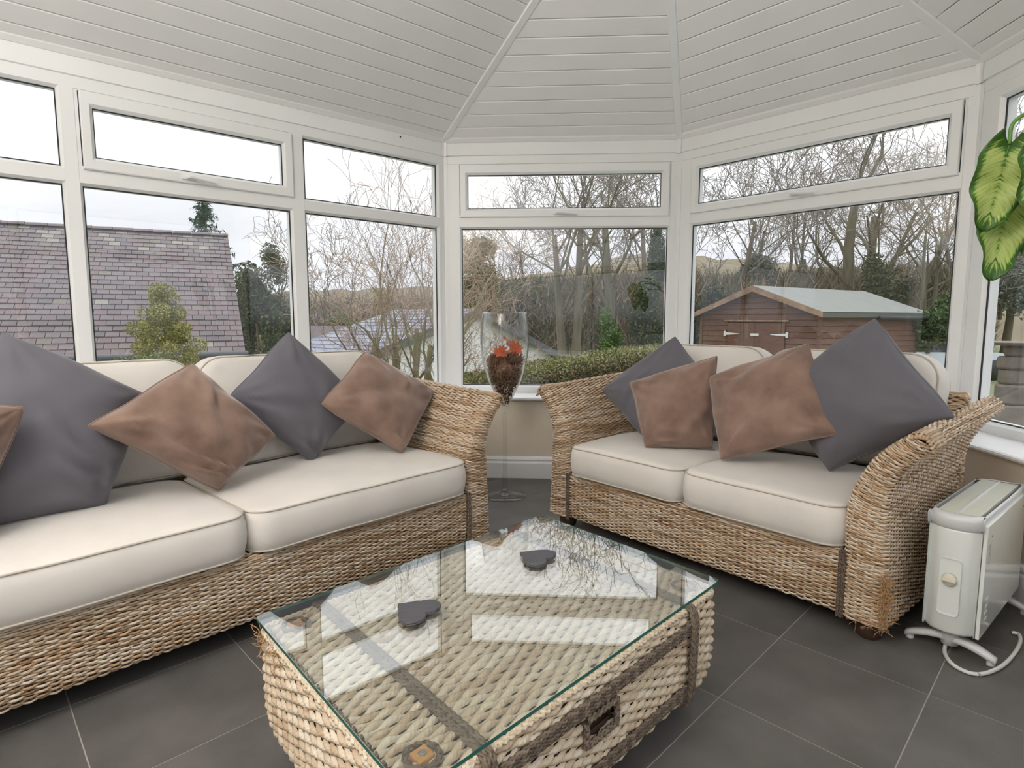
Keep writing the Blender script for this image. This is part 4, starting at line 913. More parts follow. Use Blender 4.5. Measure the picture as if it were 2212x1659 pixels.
def wl(p): return np.array(p) - [PX, PY, .78]
def big_leaf(base, tipd, width_dir, L, W, bend, stempts):
    base = wl(base); d = np.array(tipd, float); d /= np.linalg.norm(d); wdn = np.array(width_dir, float); wdn -= d * (wdn @ d); wdn /= np.linalg.norm(wdn); nn = np.cross(wdn, d)
    nu, nv = 26, 13; V = []; uv = []; tone = []
    for i in range(nu):
        u = i / (nu - 1); wd = W * (math.sin(PI * min(1, u * .94 + .05)) ** .62) * (1 - .30 * u) * (1 if u < .98 else .5)
        c = base + d * L * u + nn * bend * (u ** 2) * L
        for j in range(nv):
            v = (j / (nv - 1)) * 2 - 1; wob = .012 * math.sin(u * 17 + v * 2) * abs(v) ** 2
            V.append(c + wdn * v * wd * .5 - nn * (abs(v) ** 1.4) * wd * .16 + nn * wob + d * (-.16 * L * abs(v) * (1 - u) ** 2)); 
            uv.append((u * 1.1 - abs(v) * .35, v * .09 + u * .55 if False else u + abs(v) * -.22)); e_ = 1 - abs(v)
            tone.append(.12 + .36 * min(1, e_ * 3.0) * min(1, u * 6 + .05) * min(1, (1 - u) * 5 + .0) - (.12 if abs(v) < .06 else 0))
    m = MB(); I = np.arange(nu - 1)[:, None] * nv; J = np.arange(nv - 1)[None]; Q = np.stack([I + J, I + J + 1, I + nv + J + 1, I + nv + J], -1).reshape(-1, 4)
    m.add(V, Q, uv=np.array(uv), tone=np.array(tone)); lf = m.build('leaf', M['vleaf'], plant, smooth=True, uv=True, tone=True)
    sl = lf.modifiers.new('thick', 'SOLIDIFY'); sl.thickness = .0008
    rib = [base + d * L * u + nn * (bend * u ** 2 * L + .0012) for u in np.linspace(0, .96, 12)]; MB().tube(rib, np.linspace(.0028, .0007, 12), 6).build('midrib', M['stem_g'], lf, smooth=True)
    MB().tube(catmull([wl(p) for p in stempts], 8), .0042, 8).build('petiole', M['stem_g'], plant, smooth=True)
    return lf
top = [PX, PY, 1.42]
MB().tube(catmull([wl((PX, PY, .90)), wl((PX - .01, PY + .02, 1.15)), wl((PX, PY, 1.42))], 8), .014, 10).build('stem', M['stem_g'], plant, smooth=True)
big_leaf((1.117, 1.40, 1.487), (-.17, .0, -1), (1, -.35, .1), .190, .135, .10, [(PX, PY, 1.36), (1.36, 1.33, 1.53), (1.20, 1.38, 1.565), (1.128, 1.40, 1.54), (1.117, 1.40, 1.487)])
big_leaf((1.165, 1.44, 1.430), (-.13, .02, -1), (1, -.2, .2), .245, .135, -.04, [(PX, PY, 1.36), (1.36, 1.38, 1.48), (1.22, 1.43, 1.49), (1.165, 1.44, 1.43)])
big_leaf((1.165, 1.36, 1.485), (.12, .0, -1), (1, -.2, -.1), .205, .150, .08, [(PX, PY, 1.38), (1.36, 1.32, 1.50), (1.22, 1.34, 1.525), (1.165, 1.36, 1.485)])
big_leaf((1.245, 1.42, 1.37), (-.02, .02, -1), (1, -.3, .1), .20, .13, .05, [(PX, PY, 1.36), (1.40, 1.38, 1.43), (1.27, 1.42, 1.42), (1.245, 1.42, 1.37)])
big_leaf((1.60, 1.38, 1.52), (.7, .3, -.6), (.3, -1, .1), .22, .13, .10, [(PX, PY, 1.40), (1.55, 1.34, 1.50), (1.60, 1.38, 1.52)])
big_leaf((1.56, 1.18, 1.50), (.4, -.8, -.5), (1, .4, .1), .22, .13, .10, [(PX, PY, 1.40), (1.55, 1.24, 1.48), (1.56, 1.18, 1.50)])

# ------------------------------------------------------------------ added uplighter, unseen behind the camera, to fill the room with light
def area(name, loc, size, power, rot, col=(1, .98, .97)):
    l = bpy.data.lights.new(name, 'AREA'); l.energy = power * FILL; l.size = size; l.color = col; o = bpy.data.objects.new(name, l); C.objects.link(o); o.location = loc; o.rotation_euler = rot; return o
lampx, lampy = -1.55, -.25
fl_ = empty('fill_uplighter', (lampx, lampy, 0), 0, 'added metal uplighter floor lamp, unseen behind the camera, brightening the room', 'lamp')
MB().lathe([(.14, 0), (.14, .012), (.03, .025), (.012, .04)], 28).build('base', M['brass'], fl_, smooth=True)
MB().lathe([(.011, .03), (.011, 1.72)], 12).build('pole', M['brass'], fl_, smooth=True)
MB().lathe([(.02, 1.70), (.10, 1.74), (.17, 1.80), (.165, 1.803), (.095, 1.75), (.02, 1.72)], 32, cap=False).build('shade', M['brass'], fl_, smooth=True)
area('fill_light', (lampx, lampy, 1.795), .28, 70, (PI, 0, 0))

# ------------------------------------------------------------------ outdoors
M['grass'] = mat('lawn_grass', srgb(128, 136, 98), .95, col2=srgb(102, 106, 74), vscale=.8, bump=.3, bscale=30)
M['hill'] = mat('brown_hillside', srgb(130, 118, 94), .95, col2=srgb(102, 94, 72), vscale=.12, bump=.3, bscale=2)
M['bark'] = mat('grey_bark', srgb(116, 106, 92), .9, col2=srgb(90, 84, 66), vscale=2.5, stretch=(4, 4, .6))
M['bark_green'] = mat('mossy_bark', srgb(116, 110, 90), .9, col2=srgb(86, 82, 62), vscale=2.5, stretch=(4, 4, .6))
M['twigs_b'] = mat('brown_twigs', srgb(136, 127, 116), .9, var=.15, vscale=3)
M['twigs_o'] = mat('orange_brown_twigs', srgb(164, 138, 116), .85, var=.18, vscale=5)
M['bark_o'] = mat('pale_mossy_stem', srgb(142, 132, 106), .85, col2=srgb(112, 106, 76), vscale=6)
M['fol'] = mat('foliage', (1, 1, 1, 1), .8, attr=True)
M['render_w'] = mat('white_render', srgb(240, 240, 240), .9, var=.03, vscale=2)
M['roof_slate'] = [mat('brown_slate_%s' % n, c, .75, var=.12, vscale=9) for n, c in (('plain', srgb(116, 106, 107)), ('dark', srgb(105, 97, 99)), ('mossy', srgb(118, 111, 104)), ('lichen', srgb(140, 134, 126)), ('red', srgb(115, 100, 101)))]
M['slate_blue'] = [mat('blue_slate_%s' % n, c, .6, var=.08, vscale=6) for n, c in (('plain', srgb(138, 140, 152)), ('dark', srgb(118, 121, 134)))]
M['slate_under'] = mat('slate_joint', srgb(64, 58, 60), .9, var=.1)
M['fascia'] = mat('grey_fascia', srgb(96, 98, 104), .6, var=.05)
M['shed'] = mat('brown_stained_board', srgb(114, 80, 64), .75, col2=srgb(90, 62, 50), vscale=6, stretch=(1, 1, 8))
M['barge'] = mat('weathered_barge_board', srgb(168, 138, 112), .8, col2=srgb(120, 92, 72), vscale=5)
M['felt'] = mat('pale_green_roof_felt', srgb(131, 134, 129), .9, var=.05, vscale=2)
M['felt_edge'] = mat('dark_green_felt_edge', srgb(84, 92, 84), .9, var=.05)
M['black_pl'] = mat('black_plastic', srgb(34, 36, 38), .5, var=.05)
M['stone'] = mat('weathered_stone', srgb(136, 126, 112), .9, col2=srgb(102, 94, 84), vscale=7, bump=.3)
M['paving'] = mat('grey_paving', srgb(132, 134, 136), .85, var=.08, vscale=5)
M['white_metal'] = mat('galvanised_white', srgb(214, 218, 214), .5, var=.03)
def W(px, Y, py=None):
    x = (px - 1106) / 1305 * Y; return (x, Y) if py is None else (x, Y, CAM_Z + Y * (689 - py) / 1312)
def gz_(x, y):
    az = x / max(y, 1); s_ = 1 / (1 + math.exp((az - .02) * 9)); s2 = min(1, max(0, (y - 5) / 9)); return -.72 - 1.7 * s_ * s2
xs = np.linspace(-70, 70, 71); ys = np.concatenate([np.linspace(-30, 4, 8), np.linspace(5, 40, 36), np.linspace(43, 95, 14)])
V = np.array([(x, y, gz_(x, y)) for y in ys for x in xs]); n = len(xs); I = np.arange(len(ys) - 1)[:, None] * n; J = np.arange(n - 1)[None]
m = MB(); m.add(V, np.stack([I + J, I + J + 1, I + n + J + 1, I + n + J], -1).reshape(-1, 4)); m.build('ground', M['grass'], kind='structure', smooth=True)
MB().prism([(-9, -8), (9, -8), (9, 3.4), (6.4, 4.6), (2.4, 5.6), (-1.2, 5.7), (-5, 4.2), (-9, -.5)], -.76, -.66).build('bounce_patio', M['paving'], kind='structure')  # unseen grey paving, added so lawn bounce does not tint the ceiling green
hp = [(-60, 650), (-40, 640), (-22, 634), (-12, 626), (-4, 618), (2, 598), (8, 572), (12, 548), (14.3, 545), (15.6, 556), (22, 568), (28, 582), (34, 602), (40, 622), (50, 640)]
V = []; azs = np.linspace(-62, 52, 90); Rr = np.array([55, 66, 76, 84, 92, 110])
for a in azs:
    py = np.interp(a, [q[0] for q in hp], [q[1] for q in hp]); zt = CAM_Z + 92 * math.cos(math.radians(a)) * (689 - py) / 1312
    for R_, f in zip(Rr, (0, .35, .68, .9, 1, .92)):
        V.append((R_ * math.sin(math.radians(a)), R_ * math.cos(math.radians(a)), -2.6 + (zt + 2.6) * f + .25 * math.sin(a * 1.7 + R_)))
n = len(Rr); I = np.arange(len(azs) - 1)[:, None] * n; J = np.arange(n - 1)[None]
m = MB(); m.add(V, np.stack([I + J, I + J + 1, I + n + J + 1, I + n + J], -1).reshape(-1, 4)); m.build('hillside', M['hill'], kind='structure', smooth=True)

def leaf_cloud(m, blobs, n, size, pal, seed, flat=.5):
    rng = np.random.RandomState(seed); B = np.array(blobs, float); wts = (B[:, 3] * B[:, 4] * B[:, 5]) ** .67; wts /= wts.sum()
    k = rng.choice(len(B), n, p=wts); d = rng.normal(0, 1, (n, 3)); d /= np.linalg.norm(d, axis=1)[:, None]; r = rng.uniform(.72, 1.05, (n, 1))
    c = B[k, :3] + d * r * B[k, 3:6]; a = rng.normal(0, 1, (n, 3)); a /= np.linalg.norm(a, axis=1)[:, None]; b = np.cross(a, rng.normal(0, 1, (n, 3))); b /= np.linalg.norm(b, axis=1)[:, None]
    s_ = size * rng.uniform(.6, 1.3, (n, 1)); V = np.stack([c - a * s_, c + b * s_ * .45, c + a * s_, c - b * s_ * .45], 1).reshape(-1, 3)
    pal = np.array([srgb(*p)[:3] for p in pal]); t = pal[rng.randint(len(pal), size=n)] * rng.uniform(.75, 1.2, (n, 1)); t = np.repeat(np.c_[t, np.ones(n)], 4, 0)
    m.add(V, np.arange(4 * n).reshape(-1, 4), tone=t)
def spike_cloud(m, pts, dirs, ln, wd, cols):
    n = len(pts); rng = np.random.RandomState(n); sd = np.cross(dirs, rng.normal(0, 1, (n, 3))); sd /= np.linalg.norm(sd, axis=1)[:, None] + 1e-9
    V = np.stack([pts - sd * wd[:, None], pts + sd * wd[:, None], pts + dirs * ln[:, None]], 1).reshape(-1, 3)
    m.add(V, None, np.arange(3 * n).reshape(-1, 3), tone=np.repeat(np.c_[cols, np.ones(n)], 3, 0))

# bare trees
def tree_paths(seed, h, r0, lean=(0, 0), fork=.45, levels=4, nch=(7, 5, 5, 4), ang=(28, 55), up=.35, stems=1, spread=.3, twist=.12, trunk_bend=.06):
    rng = random.Random(seed); out = [[] for _ in range(levels + 1)]
    def grow(p, d, L, r, lv, r_end):
        n = 7 if lv == 0 else (6 if lv < 3 else 4); pts = [p]; dd = d.copy()
        for i in range(n - 1):
            k = trunk_bend if lv == 0 else twist * (1 + lv * .4)
            dd = dd + Vector((rng.gauss(0, k), rng.gauss(0, k), rng.gauss(0, k) + (up * .10 if lv > 0 else .02))); dd.normalize(); pts.append(pts[-1] + dd * (L / (n - 1)))
        rr = [r + (r_end - r) * (i / (n - 1)) ** .8 for i in range(n)]; out[lv].append((pts, rr))
        if lv >= levels: return
        k_ = nch[lv]
        for c in range(k_):
            t = (fork + (1 - fork) * (c + rng.random() * .6) / k_) if lv == 0 else (.25 + .75 * (c + rng.random()) / k_)
            t = min(t, .999) * (n - 1); i = int(t); f = t - i; q = pts[i].lerp(pts[i + 1], f); base = (pts[i + 1] - pts[i]).normalized(); rb = rr[i] + (rr[i + 1] - rr[i]) * f
            an = math.radians(rng.uniform(*ang)); ax = base.orthogonal().normalized(); ax.rotate(Matrix.Rotation(rng.random() * 6.283, 3, base)); nd = base.copy(); nd.rotate(Matrix.Rotation(an, 3, ax))
            nd.z += up * .5; nd.normalize()
            grow(q, nd, L * rng.uniform(.42, .62) * (1.15 if lv == 0 else 1), rb * rng.uniform(.38, .58), lv + 1, rb * .14)
    for s_ in range(stems):
        d = Vector((lean[0], lean[1], 1)); 
        if stems > 1: a = 6.283 * s_ / stems + rng.random(); d += Vector((math.cos(a), math.sin(a), 0)) * spread * rng.uniform(.5, 1.3)
        grow(Vector((rng.gauss(0, r0) if stems > 1 else 0, rng.gauss(0, r0) if stems > 1 else 0, 0)), d.normalized(), h * rng.uniform(.85, 1), r0 * 1.15, 0, r0 * .42)
    return out
def bare_tree(name, x, y, z, seed, h, r0, label, group=None, bm_=None, tm=None, rmin=.006, **kw):
    P = tree_paths(seed, h, r0, **kw); root = empty(name, (x, y, z), 0, label, 'tree', group); bm_ = bm_ or M['bark']; tm = tm or M['twigs_b']
    for nm, lv, mt, sd in (('trunk', [0], bm_, 8), ('branches', [1, 2], bm_, 5), ('twigs', list(range(3, len(P))), tm, 3)):
        m = MB(); k = 0
        for l in lv:
            if l >= len(P): continue
            for pts, rr in P[l]: m.tube([tuple(q) for q in pts], np.maximum(rr, rmin), sd, False); k += 1
        if k: m.build(nm, mt, root, smooth=True, kind='stuff' if nm == 'twigs' else None)
    return root
gw = 'bare woodland trees behind the garden'
TR = [  # px, Y, height, trunk radius, seed, kwargs, label
 (1165, 26, 11, .10, 11, dict(fork=.3), 'slim bare tree seen above the left side of the middle pane'),
 (1222, 15, 9.0, .16, 12, dict(fork=.55, stems=2, spread=.06), 'bare tree with twin brown trunks nearest in the middle window'),
 (1275, 27, 12, .13, 13, dict(fork=.35), 'thin bare tree just right of the twin trunked one'),
 (1318, 20, 12, .24, 14, dict(fork=.42, lean=(.02, 0)), 'thick bare trunk right of centre in the middle window'),
 (1362, 24, 12, .13, 15, dict(fork=.4, lean=(.03, 0)), 'medium bare tree between the thick trunk and the right frame of the middle window'),
 (1398, 22, 12, .16, 16, dict(fork=.4), 'ivy-darkened bare tree beside the right frame of the middle window'),
 (1562, 26, 12, .19, 17, dict(fork=.5), 'straight bare trunk at the left of the right window'),
 (1618, 30, 13, .16, 18, dict(fork=.4), 'mossy bare tree above the shed ridge end'),
 (1694, 30, 14, .15, 19, dict(fork=.6), 'left of two slim straight trunks behind the shed roof'),
 (1713, 31, 14, .14, 20, dict(fork=.6), 'right of two slim straight trunks behind the shed roof'),
 (1760, 24, 9, .22, 21, dict(fork=.22, ang=(30, 60), lean=(-.12, 0)), 'mossy bare tree forking low in a wide Y behind the shed'),
 (1812, 23, 13, .34, 22, dict(fork=.28, ang=(22, 50), stems=2, spread=.16), 'big spreading bare tree with the thickest trunk in the right window'),
 (1868, 28, 13, .17, 23, dict(fork=.4, lean=(.08, 0)), 'bare tree leaning right beside the big spreading one'),
 (1925, 22, 11, .18, 24, dict(fork=.35, lean=(.34, 0)), 'ivy-clad bare tree leaning steeply right near the end of the shed'),
 (1998, 20, 8.5, .11, 25, dict(fork=.3, stems=2, spread=.12), 'small pale forked tree beyond the right end of the shed'),
 (2050, 27, 12, .16, 26, dict(fork=.3), 'bare tree behind the right frame of the right window'),
 (2175, 24, 11, .18, 27, dict(fork=.3), 'bare tree seen through the far right window'),
 (588, 34, 9.0, .20, 28, dict(fork=.25, ang=(25, 50)), 'rounded bare tree right of the slate roof'),
 (700, 38, 8.5, .16, 29, dict(fork=.2), 'distant bare tree left in the third left window'),
 (1055, 33, 11, .14, 30, dict(fork=.3), 'faint bare tree behind the white gable'),
 (1110, 38, 12, .15, 31, dict(fork=.3), 'distant bare tree above the glass vase'),
 (1500, 34, 12, .14, 32, dict(fork=.35), 'bare tree hidden partly by the corner post of the right window'),
 (1655, 36, 13, .13, 33, dict(fork=.35), 'distant thin tree between the shed ridge and the twin trunks'),
]
for px, Y, h_, r_, sd, kw, lb in TR:
    x, y = W(px, Y); g_ = gz_(x, y); mossy = sd in (14, 18, 21, 22, 23, 24, 25)
    bare_tree('bare_tree', x, y, g_, sd, h_ * .53 + max(0, -g_ - .7) * .7, r_ * .85, lb, gw, M['bark_green'] if mossy else M['bark'], M['twigs_b'], rmin=.0105 * Y / 26, levels=4, nch=(6, 4, 4, 3), **kw)
# the near many-stemmed tree with orange brown twigs
x, y = W(893, 7.6); bare_tree('garden_tree', x, y, -1.5, 77, 2.6, .075, 'near leafless garden tree with orange-brown twigs in the third left window', None, M['bark_o'], M['twigs_o'], rmin=.0023, levels=4, nch=(6, 5, 5, 3), stems=5, spread=.30, fork=.36, ang=(18, 42), up=.42, twist=.13, trunk_bend=.07)
# undergrowth
rng = np.random.RandomState(3); n = 56000; az = rng.uniform(-.06, .80, n); Y = rng.uniform(22, 36, n); zt = np.interp(az, [-.06, .05, .2, .35, .6, .75, .98], [2.6, 2.9, 3.2, 3.0, 3.5, 3.6, 3.0]) * (Y / 28)
X = az * Y; zz = np.array([gz_(a, b) for a, b in zip(X, Y)]); f = rng.rand(n) ** .9
pts = np.stack([X, Y, zz + (zt - zz) * f * .92], 1); d = rng.normal(0, .45, (n, 3)); d[:, 2] = np.abs(d[:, 2]) + .5; d /= np.linalg.norm(d, axis=1)[:, None]
pal = np.array([srgb(*p)[:3] for p in ((122, 106, 84), (104, 94, 72), (142, 127, 102), (94, 98, 68), (80, 88, 62), (114, 98, 80))]); cols = pal[rng.randint(6, size=n)] * rng.uniform(.7, 1.15, (n, 1))
m = MB(); spike_cloud(m, pts, d, rng.uniform(.35, 1.0, n), rng.uniform(.012, .030, n), cols); o = m.build('undergrowth', M['fol'], kind='stuff', tone=True); tag(o, 'tangled brown undergrowth of saplings and brambles below the woodland trees', 'undergrowth')
def bush(name, blobs, n, size, pal, seed, label, cat='bush', group=None, core=True):
    rb = np.random.RandomState(seed + 40); nb = []
    if core:
        for b in blobs:
            for q in range(9):
                dv = rb.normal(0, .5, 3); f = rb.uniform(.28, .55); nb.append((b[0] + dv[0] * b[3] * .8, b[1] + dv[1] * b[4] * .5, b[2] + dv[2] * b[5] * .8, b[3] * f, b[4] * f, b[5] * f))
        blobs = list(blobs[:1]) + nb; blobs[0] = tuple(blobs[0][:3]) + tuple(v * .7 for v in blobs[0][3:])
    b0 = np.array(blobs[0][:3]); zb = min(b[2] - b[5] for b in blobs); root = empty(name, (b0[0], b0[1], zb), 0, label, cat, group); o_ = np.array([b0[0], b0[1], zb])
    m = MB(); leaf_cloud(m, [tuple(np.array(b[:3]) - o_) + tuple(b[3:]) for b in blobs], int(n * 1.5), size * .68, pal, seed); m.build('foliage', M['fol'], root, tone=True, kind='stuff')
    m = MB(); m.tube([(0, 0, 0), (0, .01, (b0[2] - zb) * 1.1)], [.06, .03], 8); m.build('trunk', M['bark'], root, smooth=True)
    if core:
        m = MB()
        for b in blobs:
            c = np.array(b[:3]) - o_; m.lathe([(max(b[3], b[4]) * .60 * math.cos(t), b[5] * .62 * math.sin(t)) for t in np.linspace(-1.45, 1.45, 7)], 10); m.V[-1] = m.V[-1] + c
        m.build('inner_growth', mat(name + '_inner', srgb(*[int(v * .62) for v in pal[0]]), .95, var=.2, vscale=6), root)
    return root
dk = ((58, 74, 50), (72, 88, 54), (50, 62, 46), (88, 98, 60)); ge = 'evergreen shrubs at the wood edge'
def ball(px, Y, py, r, rz=None): x, y, z = W(px, Y, py); return (x, y, z, r, r, rz or r)
bush('evergreen_bush', [ball(1905, 21, 640, .9, 1.6), ball(1880, 21.5, 690, .8, 1.2)], 5000, .10, dk, 1, 'dark evergreen bush behind the far end of the shed', group=ge)
bush('evergreen_bush', [ball(2010, 17, 715, .7, .8), ball(2050, 17.5, 690, .6, .9)], 4000, .09, ((70, 92, 48), (92, 112, 56), (58, 76, 44)), 2, 'mid green bush right of the shed gutter', group=ge)
bush('evergreen_bush', [ball(1540, 22, 700, .9, 1.0), ball(1505, 22, 690, .7, 1.4)], 4500, .09, dk, 3, 'dark ivy bush left of the shed', group=ge)
bush('evergreen_bush', [ball(1645, 27, 590, .9, 1.0), ball(1610, 27, 625, 1.0, 1.2)], 4200, .11, ((84, 98, 72), (98, 110, 84), (72, 86, 62)), 4, 'soft green conifer clump above the shed ridge', group=ge)
bush('evergreen_bush', [ball(1395, 20, 660, .6, 1.4), ball(1420, 20.5, 560, .5, 1.5), ball(1405, 20, 740, .6, .9)], 4500, .09, ((66, 84, 48), (84, 100, 54), (54, 70, 44)), 5, 'ivy growing up beside the right frame of the middle window', group=ge)
bush('evergreen_bush', [ball(1318, 19.5, 735, .45, .9)], 1500, .08, ((98, 128, 52), (78, 104, 46)), 6, 'bright green ivy patch round the thick trunk in the middle window', group=ge)
bush('evergreen_bush', [ball(1130, 24, 650, 1.3, 1.1), ball(1040, 25, 620, 1.3, 1.5), ball(1010, 25, 560, .9, 1.2)], 6500, .10, ((104, 108, 78), (88, 96, 66), (122, 118, 88)), 7, 'thin grey-green shrubs behind the white gable', group=ge)
bush('evergreen_bush', [ball(555, 24, 640, 1.0, 1.6), ball(540, 24.5, 720, 1.0, 1.5), ball(600, 25, 700, 1.0, 1.5)], 8000, .11, ((68, 84, 52), (84, 98, 58), (56, 70, 46), (98, 104, 70)), 8, 'tall ivy-covered bushes right of the slate roof', group=ge)
bush('evergreen_bush', [ball(735, 34, 698, .7, .45), ball(718, 34, 705, .6, .4)], 1600, .10, ((106, 128, 70), (88, 110, 60)), 9, 'low rounded green shrub beyond the grey slate roof', group=ge)
bush('evergreen_bush', [ball(2160, 22, 600, 1.2, 1.8), ball(2230, 23, 580, 1.2, 2.0)], 6000, .10, ((104, 116, 100), (88, 102, 88), (122, 132, 112)), 10, 'tall dark green hedge through the far right window', group=ge)
# brown scrub on the left below the hill
rng = np.random.RandomState(9); n = 9000; az = rng.uniform(-.50, -.06, n); Y = rng.uniform(38, 52, n); X = az * Y
pts = np.stack([X, Y, -2.4 + rng.rand(n) * 4.6], 1); d = rng.normal(0, .5, (n, 3)); d[:, 2] = np.abs(d[:, 2]) + .5; d /= np.linalg.norm(d, axis=1)[:, None]
m = MB(); spike_cloud(m, pts, d, rng.uniform(.5, 1.3, n), rng.uniform(.03, .06, n), pal[rng.choice([0, 2, 5, 0], n)] * rng.uniform(.8, 1.2, (n, 1))); o = m.build('scrub', M['fol'], kind='stuff', tone=True); tag(o, 'brown winter scrub below the distant hill in the left windows', 'scrub')
# clipped hedge: straight run rising to the right
ha, hb = np.array(W(985, 6.6)), np.array(W(1500, 7.6)); hd = (hb - ha) / np.linalg.norm(hb - ha); hn = np.array([-hd[1], hd[0]]); hl = np.linalg.norm(hb - ha)
hroot = empty('clipped_hedge', (ha[0], ha[1], -1.4), 0, 'clipped green hedge rising to the right outside the middle window', 'hedge'); o_ = np.array([ha[0], ha[1], -1.4])
def htop(t): return CAM_Z + np.interp(t, [0, .22, .45, .75, 1], [-.722, -.63, -.53, -.415, -.37])
sec = np.linspace(0, 1, 12); lay = []
for t in sec:
    p = ha + hd * hl * t; z1_ = htop(t) - .05; lay.append([(*(p + hn * .03), -1.4), (*(p + hn * .03), z1_ - .1), (*(p + hn * .12), z1_), (*(p + hn * .68), z1_), (*(p + hn * .78), z1_ - .1), (*(p + hn * .78), -1.4)])
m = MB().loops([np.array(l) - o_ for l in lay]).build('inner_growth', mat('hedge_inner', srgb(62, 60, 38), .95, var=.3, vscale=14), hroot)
rng = np.random.RandomState(6); n = 26000; t = rng.rand(n); f = rng.rand(n); topf = f < .42; p = ha + hd * (hl * t)[:, None]; zt = htop(t)
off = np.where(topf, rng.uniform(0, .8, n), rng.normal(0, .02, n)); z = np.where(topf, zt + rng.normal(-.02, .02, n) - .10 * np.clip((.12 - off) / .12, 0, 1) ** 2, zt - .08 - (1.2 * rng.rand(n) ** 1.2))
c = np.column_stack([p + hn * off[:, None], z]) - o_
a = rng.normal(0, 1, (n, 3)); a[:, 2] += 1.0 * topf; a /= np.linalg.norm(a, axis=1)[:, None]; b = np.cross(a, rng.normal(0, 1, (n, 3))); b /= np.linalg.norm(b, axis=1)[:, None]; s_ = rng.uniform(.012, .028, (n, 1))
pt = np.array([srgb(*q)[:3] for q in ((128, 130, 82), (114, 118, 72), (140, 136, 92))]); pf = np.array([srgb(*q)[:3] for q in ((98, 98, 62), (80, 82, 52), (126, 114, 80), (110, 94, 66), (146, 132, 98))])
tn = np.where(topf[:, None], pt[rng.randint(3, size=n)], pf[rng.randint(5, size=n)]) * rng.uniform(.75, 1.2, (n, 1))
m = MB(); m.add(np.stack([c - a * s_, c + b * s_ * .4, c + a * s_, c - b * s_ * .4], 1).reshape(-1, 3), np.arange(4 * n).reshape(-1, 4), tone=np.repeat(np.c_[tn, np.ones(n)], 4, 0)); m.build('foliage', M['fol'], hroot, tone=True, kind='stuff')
# golden conifer in front of the slate roof
gx, gy = W(352, 9.0); groot = empty('golden_conifer', (gx, gy, -1.2), 0, 'yellow-green conifer in front of the big slate roof', 'tree')
rng = np.random.RandomState(8); bl = []
for z, r in ((.6, .62), (1.0, .62), (1.3, .60), (1.6, .56), (1.82, .50), (1.98, .40), (2.12, .42), (2.28, .28), (2.42, .24), (2.56, .14), (2.68, .07)):
    k = max(3, int(r * 16))
    for i in range(k): an = 6.283 * i / k + rng.rand(); rr = r * rng.uniform(.6, 1.05); bl.append((rr * math.cos(an), rr * math.sin(an), z + rng.normal(0, .05), .13 * rng.uniform(.6, 1.2), .13, .11))
    bl.append((0, 0, z, r * .7, r * .7, .16))
m = MB(); leaf_cloud(m, bl, 42000, .017, ((160, 152, 78), (146, 144, 72), (130, 132, 66), (172, 162, 90), (112, 120, 62)), 3); m.build('foliage', M['fol'], groot, tone=True, kind='stuff')
MB().tube([(0, 0, 0), (0, 0, 1.4), (.02, 0, 2.5)], [.06, .04, .01], 8).build('trunk', M['bark'], groot, smooth=True)
bush('rounded_shrub', [(gx + .0, gy - .6, .18, .60, .4, .42), (gx + .35, gy - .6, .15, .35, .35, .36), (gx - .3, gy - .6, .12, .3, .35, .4)], 9000, .026, ((112, 126, 82), (94, 110, 70), (132, 140, 98)), 12, 'low grey-green clipped shrub at the foot of the yellow-green conifer')
# tall dark conifer far behind the roof
tx, ty = W(452, 34); troot = empty('tall_conifer', (tx, ty, -2.4), 0, 'tall dark conifer rising behind the slate roof', 'tree'); m = MB(); H_ = 10.2
rng = np.random.RandomState(12); MB().tube([(0, 0, 0), (.1, 0, H_)], [.22, .03], 8).build('trunk', M['bark'], troot, smooth=True)
P_, D_ = [], []
for i in range(150):
    f = rng.rand() ** .8; z = H_ * (.35 + .65 * f); L_ = (1 - f) * 2.6 + .25; L_ *= rng.uniform(.5, 1.15); an = rng.rand() * 6.283; k = int(L_ / .022)
    tt = np.linspace(.05, 1, k); bx = np.stack([math.cos(an) * tt * L_, math.sin(an) * tt * L_, z - .22 * L_ * tt ** 2 + .25 * tt ** 4 * L_], 1); P_.append(bx + rng.normal(0, .03, (k, 3))); dd = rng.normal(0, .6, (k, 3)) + [0, 0, -.8]; D_.append(dd / np.linalg.norm(dd, axis=1)[:, None])
P_, D_ = np.concatenate(P_), np.concatenate(D_); n = len(P_); pal2 = np.array([srgb(*q)[:3] for q in ((62, 88, 72), (78, 104, 86), (50, 72, 60))])
spike_cloud(m, P_, D_, rng.uniform(.12, .38, n), np.full(n, .035), pal2[rng.randint(3, size=n)]); m.build('foliage', M['fol'], troot, tone=True, kind='stuff')

# neighbouring house with the big slate roof
EA = np.array([-5.77, 13.0, .37]); rd = np.array([-.883, -.469, 0]); aw = np.array([-.469, .883, 0]) * 4.3 + np.array([0, 0, 2.95]); RL = 6.6
h1 = empty('slate_roofed_house', (EA[0], EA[1], -2.4), 0, 'white neighbouring house with a large brown slate roof', 'house'); ho = np.array([EA[0], EA[1], -2.4])
up = np.cross(aw, rd); up /= np.linalg.norm(up); up *= np.sign(up[2]); sl = np.linalg.norm(aw); au = aw / sl
gN = np.array([-.469, .883, 0])
wl0 = EA + gN * .25; wq = [wl0, wl0 + rd * RL, wl0 + rd * RL + gN * 7.6, wl0 + gN * 7.6]
MB().prism([tuple((q - ho)[:2]) for q in wq][::-1], 0, EA[2] - .1 + 2.4).build('wall', M['render_w'], h1)
MB().solid([q - ho for q in (EA + gN * .25 + [0, 0, .05], EA + aw - [0, 0, .12], EA + gN * 7.8 + [0, 0, .05])], [q - ho + rd * .2 for q in (EA + gN * .25 + [0, 0, .05], EA + aw - [0, 0, .12], EA + gN * 7.8 + [0, 0, .05])]).build('gable', M['render_w'], h1)
